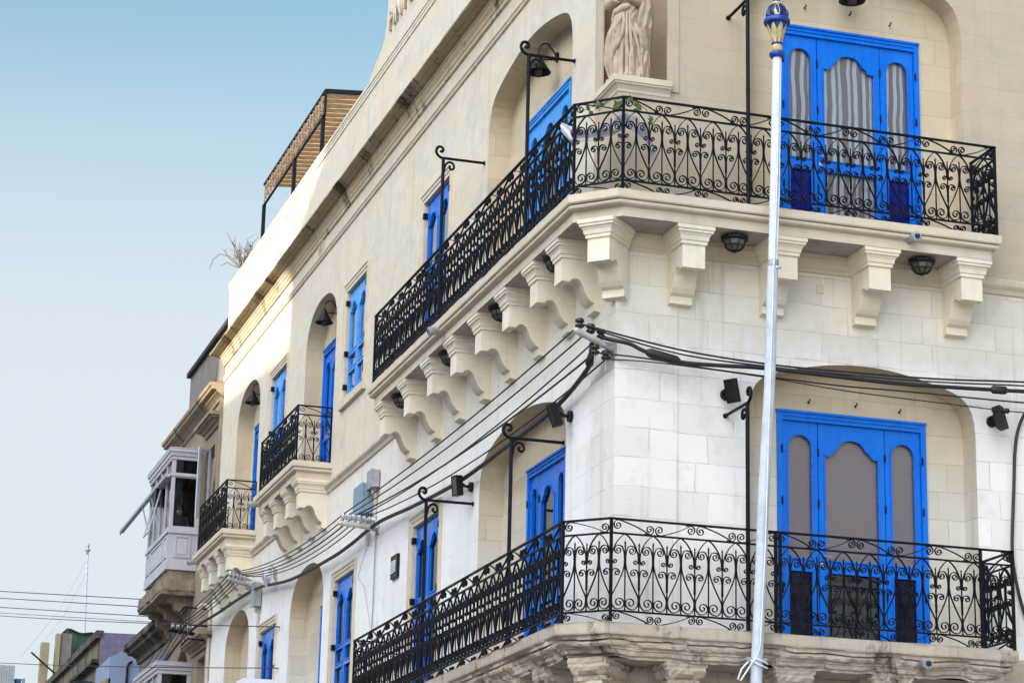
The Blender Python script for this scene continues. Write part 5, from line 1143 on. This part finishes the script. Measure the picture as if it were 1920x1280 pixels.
# street wires crossing to the far side of the side street
for k, (yw, zw, yl, zl, xl) in enumerate(((39.6, 12.15, 50, 13.99, -2.98), (39.5, 11.93, 50, 13.77, -2.97), (39.4, 11.66, 50, 13.48, -2.95), (39.3, 11.50, 50, 13.30, -2.94))):
    d = Vector((xl, yl, zl)) - Vector((-.05, yw - 2, zw - .1)); e = Vector((-.05, yw - 2, zw - .1)) + d * 2.2
    cable(('uppermost', 'second', 'third', 'lowest')[k] + ' of the four thin wires crossing the sky at far left', [(-.05, yw - 2, zw - .1), tuple(Vector((-.05, yw - 2, zw - .1)).lerp(e, .3)), tuple(Vector((-.05, yw - 2, zw - .1)).lerp(e, .6)), tuple(e)], .012 if k < 3 else .008, group='thin wires crossing the sky')
for hy, hz, l, q in ((19.94, 8.83, 'thin wire hooked to the wall above the far lower blue window', (-2.98, 48, 13.0)), (19.9, 8.0, 'thin wire hooked to the wall across the far lower blue window', (-3.0, 48, 11.55))):
    e = Vector((-.06, hy, hz)).lerp(Vector(q), 1.6)
    def hk(w, hy=hy, hz=hz): w.tube([(0, hy, hz), (-.1, hy, hz), (-.12, hy, hz + .05), (-.08, hy, hz + .06)], .014, 6)
    cable(l, sag((-.08, hy, hz), tuple(e), .1), .010, extra=hk, group=None)
# grey meter boxes above the middle arm
def mbox(name, label, y, z, wd_, h, d, mat):
    T = thing(name, label, 'junction box', (0, y, z), RZ_L)
    w = MB(); w.box(-wd_ / 2, wd_ / 2, -d, -.02, 0, h); w.build('case', mat, T); w = MB(); w.box(-wd_ / 2 - .015, wd_ / 2 + .015, -d - .02, -d, -.01, h + .01); w.build('cover', mat, T)
    w = MB(); w.tube([(0, -d * .6, -.12), (0, -d * .6, 0)], .03, 8); w.tube([(0, -.03, -.5), (0, -.03, 0)], .035, 8); w.build('conduit', M['conc'], T); return T
mbox('junction_box', 'blue grey metal box on the left wall above the white insulators', 12.62, 9.72, .62, .52, .22, M['bluegalv'])
mbox('junction_box', 'smaller pale box mounted higher beside the blue grey box', 12.15, 10.12, .34, .30, .14, M['galv'])
mbox('junction_box', 'grey cable box beside the arm under the middle small balcony', 22.1, 9.55, .3, .5, .16, M['galv'])
# plaque
T = thing('wall_plaque', 'small dark plaque with white notice on the lower left wall', 'plaque', (0, 10.66, 8.52), RZ_L)
w = MB(); w.box(-.21, .21, -.05, 0, -.19, .19); w.build('board', M['lampblack'], T)
w = MB(); w.box(-.19, .12, -.056, -.0505, -.10, .10); w.build('notice', M['porcelain'], T)
w = MB()
for r in range(4):
    for k in range(6): w.box(-.165 + k * .045, -.165 + k * .045 + .012 + .018 * ((k * 7 + r * 3) % 3) / 2, -.0585, -.0565, .06 - r * .045, .075 - r * .045)
o = w.build('writing', M['lampblack'], T); o['kind'] = 'stuff'
# small hooks on the recess walls over the doors
for x, z, l in ((2.75, 14.62, 0), (3.41, 14.62, 1), (4.0, 14.55, 2), (2.74, 9.16, 3), (3.40, 9.17, 4), (4.02, 9.15, 5)):
    w = MB(); w.tube([(x, D_, z), (x, D_ - .05, z), (x + .006, D_ - .06, z + .018), (x, D_ - .05, z + .03)], .009, 6); w.tube([(x, D_ - .04, z), (x - .01, D_ - .045, z - .03)], .007, 5)
    tag(w.build('wall_hook', M['iron'], None), ('small iron hook over the %s right doors, ' % ('upper' if l < 3 else 'lower')) + ('leftmost of three', 'middle of three', 'rightmost of three')[l % 3], 'hook', 'small hooks over the right doors')

# ------------------------------------------------------------------ roof terrace pergola
PG = thing('roof_pergola', 'slatted timber roof terrace canopy with black iron frieze above the parapet', 'pergola', (.40, 23, 18.2))
w = MB(); 
beta = math.radians(5)
for i in range(22):
    y = -3.05 + i * .29
    for j in range(1): w.bar((0.02, y, 2.05), (3.2, y, 2.05 + 3.18 * math.tan(beta)), .262, .02, 0, up=(0, 0, 1))
o = w.build('slat_roof', M['timber'], PG)
w = MB(); w.bar((0, -3.2, 2.12), (0, 3.3, 2.12), .05, .05); w.bar((0, -3.2, 1.58), (0, 3.3, 1.58), .045, .045); w.bar((0, -3.2, 1.58), (0, -3.2, 2.12), .05, .05); w.bar((0, -3.2, 2.1), (3.2, -3.2, 2.36), .03, .10); w.build('frame', M['iron'], PG)
w = MB(); Mf = Matrix.Translation((0, 3.2, 1.6)) @ Matrix.Rotation(RZ_L, 4, 'Z'); sub = MB(); n = 11; p = 6.35 / n
for k in range(n):
    x = (k + .5) * p
    for s_ in (-1, 1):
        cu = curl((x + s_ * .13, .16), .10, .02, PI if s_ > 0 else 0, -1.3 * s_); sub.ribbon(cr([(x, .48), (x + s_ * .07, .46), (x + s_ * .02 + 0, .30), cu[0]]) + cu[1:], .02, .03)
        cu = curl((x + s_ * .15, .38), .075, .02, -PI / 2, 1.2 * s_); sub.ribbon(cu, .016, .03)
    sub.box(x - p / 2 - .01, x - p / 2 + .01, -.01, .01, 0, .5)
w.add(sub.v, sub.f, 0, False, Mf); w.build('scroll_frieze', M['ironlight'], PG)
for y in (-3.05, -.2, 3.2): w = MB(); w.box(-.04, .04, y - .04, y + .04, -1.0, 1.58); w.build('post', M['iron'], PG)
# dry plant growing on the parapet end
PL = thing('dry_plant', 'dry twiggy weed growing on the far end of the parapet', 'plant', (.0, 26.4, 18.22))
w = MB(); rnd = random.Random(3)
for k in range(15):
    a = rnd.uniform(0, 2 * PI); L = rnd.uniform(.35, .95); sp = rnd.uniform(.1, .7); pts = [Vector((0, 0, 0))]; kk = Vector((0, 0, 0))
    for j in range(1, 7):
        t = j / 6; kk = kk + Vector((rnd.gauss(0, .02), rnd.gauss(0, .035), 0)); pts.append(Vector((math.cos(a) * sp * t * L - .08 * t, math.sin(a) * sp * t * L * 1.6, L * (t - .3 * t * t * sp))) + kk)
        if j in (3, 4) and rnd.random() < .7:
            q = pts[-1]; w.tube([q, q + Vector((rnd.gauss(-.03, .05), rnd.gauss(0, .12), rnd.uniform(.05, .16))), q + Vector((rnd.gauss(-.05, .06), rnd.gauss(0, .2), rnd.uniform(.12, .28)))], [.009, .007, .004], 5)
    w.tube(pts, [.016, .014, .012, .010, .009, .007, .005], 5)
w.tube([(0, 0, 0), (-.15, .5, .30), (-.2, 1.1, .62), (-.25, 1.8, .86), (-.3, 2.4, .90), (-.3, 2.9, .80)], [.014, .013, .012, .010, .008, .006], 5)
w.tube([(0, 0, 0), (-.15, .5, .2), (-.2, 1.0, .42), (-.25, 1.6, .5)], [.014, .012, .010, .006], 5)
w.build('stems', M['dry'], PL)
w = MB()
for k in range(120):
    c = Vector((rnd.gauss(0, .10), rnd.gauss(0, .12), rnd.uniform(.0, .45))); d = Vector((rnd.uniform(-1, 1), rnd.uniform(-1, 1), rnd.uniform(-.2, 1))).normalized() * .05; e = d.cross(Vector((.3, .2, 1))).normalized() * .012
    w.add([c - e, c + d * .5 - e * .2, c + d, c + e], [(0, 1, 2, 3)])
o = w.build('leaves', M['dry'], PL); o['kind'] = 'stuff'
# grey cloth blown across the upper corner railing
w = MB(); nx, nz_ = 40, 8; vs = []; fs = []
def cl(u):
    K = [(-.70, .16, 12.42, .12), (-.66, -.12, 12.22, .20), (-.45, -.33, 12.16, .16), (-.26, -.50, 12.22, .17), (-.1, -.585, 12.32, .2), (.05, -.60, 12.27, .22), (.16, -.62, 12.15, .13), (.22, -.63, 12.0, .22), (.27, -.63, 11.88, .26)]
    t = u * (len(K) - 1); i = min(int(t), len(K) - 2); f = t - i; f = f * f * (3 - 2 * f); return [a + (b - a) * f for a, b in zip(K[i], K[i + 1])]
for i in range(nx + 1):
    x, y, z, h_ = cl(i / nx)
    for j in range(nz_ + 1):
        v = j / nz_; k = .022 * math.sin(v * 9 + i * .5) ; vs.append((x + k * .7, y + .06 + k, z - h_ / 2 + h_ * v))
for i in range(nx):
    for j in range(nz_): a = i * (nz_ + 1) + j; fs.append((a, a + 1, a + nz_ + 2, a + nz_ + 1))
w.add(vs, fs, 0, True); o = w.build('cloth', M['cloth'], None); md = o.modifiers.new('thick', 'SOLIDIFY'); md.thickness = .006
tag(o, 'grey rag of cloth blown across the corner of the upper railing', 'cloth')
# climbing vine leaves on the same railing
VN = thing('vine', 'small green vine twined on the upper corner railing below the statue', 'plant', (-.16, -.64, 12.5))
w = MB(); w.tube([(-.45, .44, -.02), (-.3, .3, .02), (-.1, .05, .06), (.05, 0, .02), (.15, 0, .05), (.3, 0, -.05), (.38, 0, -.2), (.36, 0, -.3)], .005, 5); w.build('stem', M['leaf'], VN)
w = MB()
for k in range(44):
    c = rnd.choice([Vector((-.36, .36, -.02)), Vector((-.08, .02, -.04)), Vector((.07, -.01, .05)), Vector((.16, -.01, -.03)), Vector((.36, -.01, -.2)), Vector((-.25, .24, .03))]) + Vector((rnd.gauss(0, .03), rnd.gauss(0, .02), rnd.gauss(0, .03)))
    a = rnd.uniform(0, 6.28); b = rnd.uniform(-.5, .5); s_ = rnd.uniform(.02, .042); Mx = Matrix.Translation(c) @ Matrix.Rotation(b, 4, 'X') @ Matrix.Rotation(a, 4, 'Y')
    w.add([(0, 0, -s_), (s_ * .9, -.01, -s_ * .2), (s_ * .5, 0, s_ * .6), (0, -.008, s_), (-s_ * .5, 0, s_ * .6), (-s_ * .9, -.01, -s_ * .2)], [(0, 1, 2, 3, 4, 5)], 0, False, Mx)
o = w.build('leaves', M['leaf'], VN); o['kind'] = 'stuff'
# white rounded housing at the bottom edge
SB = thing('sign_box', 'rounded white box sign showing only its top at the bottom edge', 'sign', (-1.6, 14.0, 6.5))
w = MB(); rp = [(-.33, -.45)] + [(-.33 + .12 - .12 * math.cos(a), .355 + .12 * math.sin(a)) for a in [PI / 2 * i / 8 for i in range(9)]] + [(.33 - .06 + .06 * math.sin(a), .415 + .06 * math.cos(a)) for a in [PI / 2 * i / 6 for i in range(7)]] + [(.33, -.45)]
w.prism(rp, -.12, .12, lambda a, d, b: (a, d, b)); w.build('case', plain('white_plastic', (.66, .68, .74), .3, var=.03), SB)
w = MB(); w.tube([(.3, 0, -.2), (1.6, 0, -.2)], .03, 8); w.tube([(.3, 0, .1), (1.6, 0, .1)], .03, 8); w.build('bracket', M['galv'], SB)
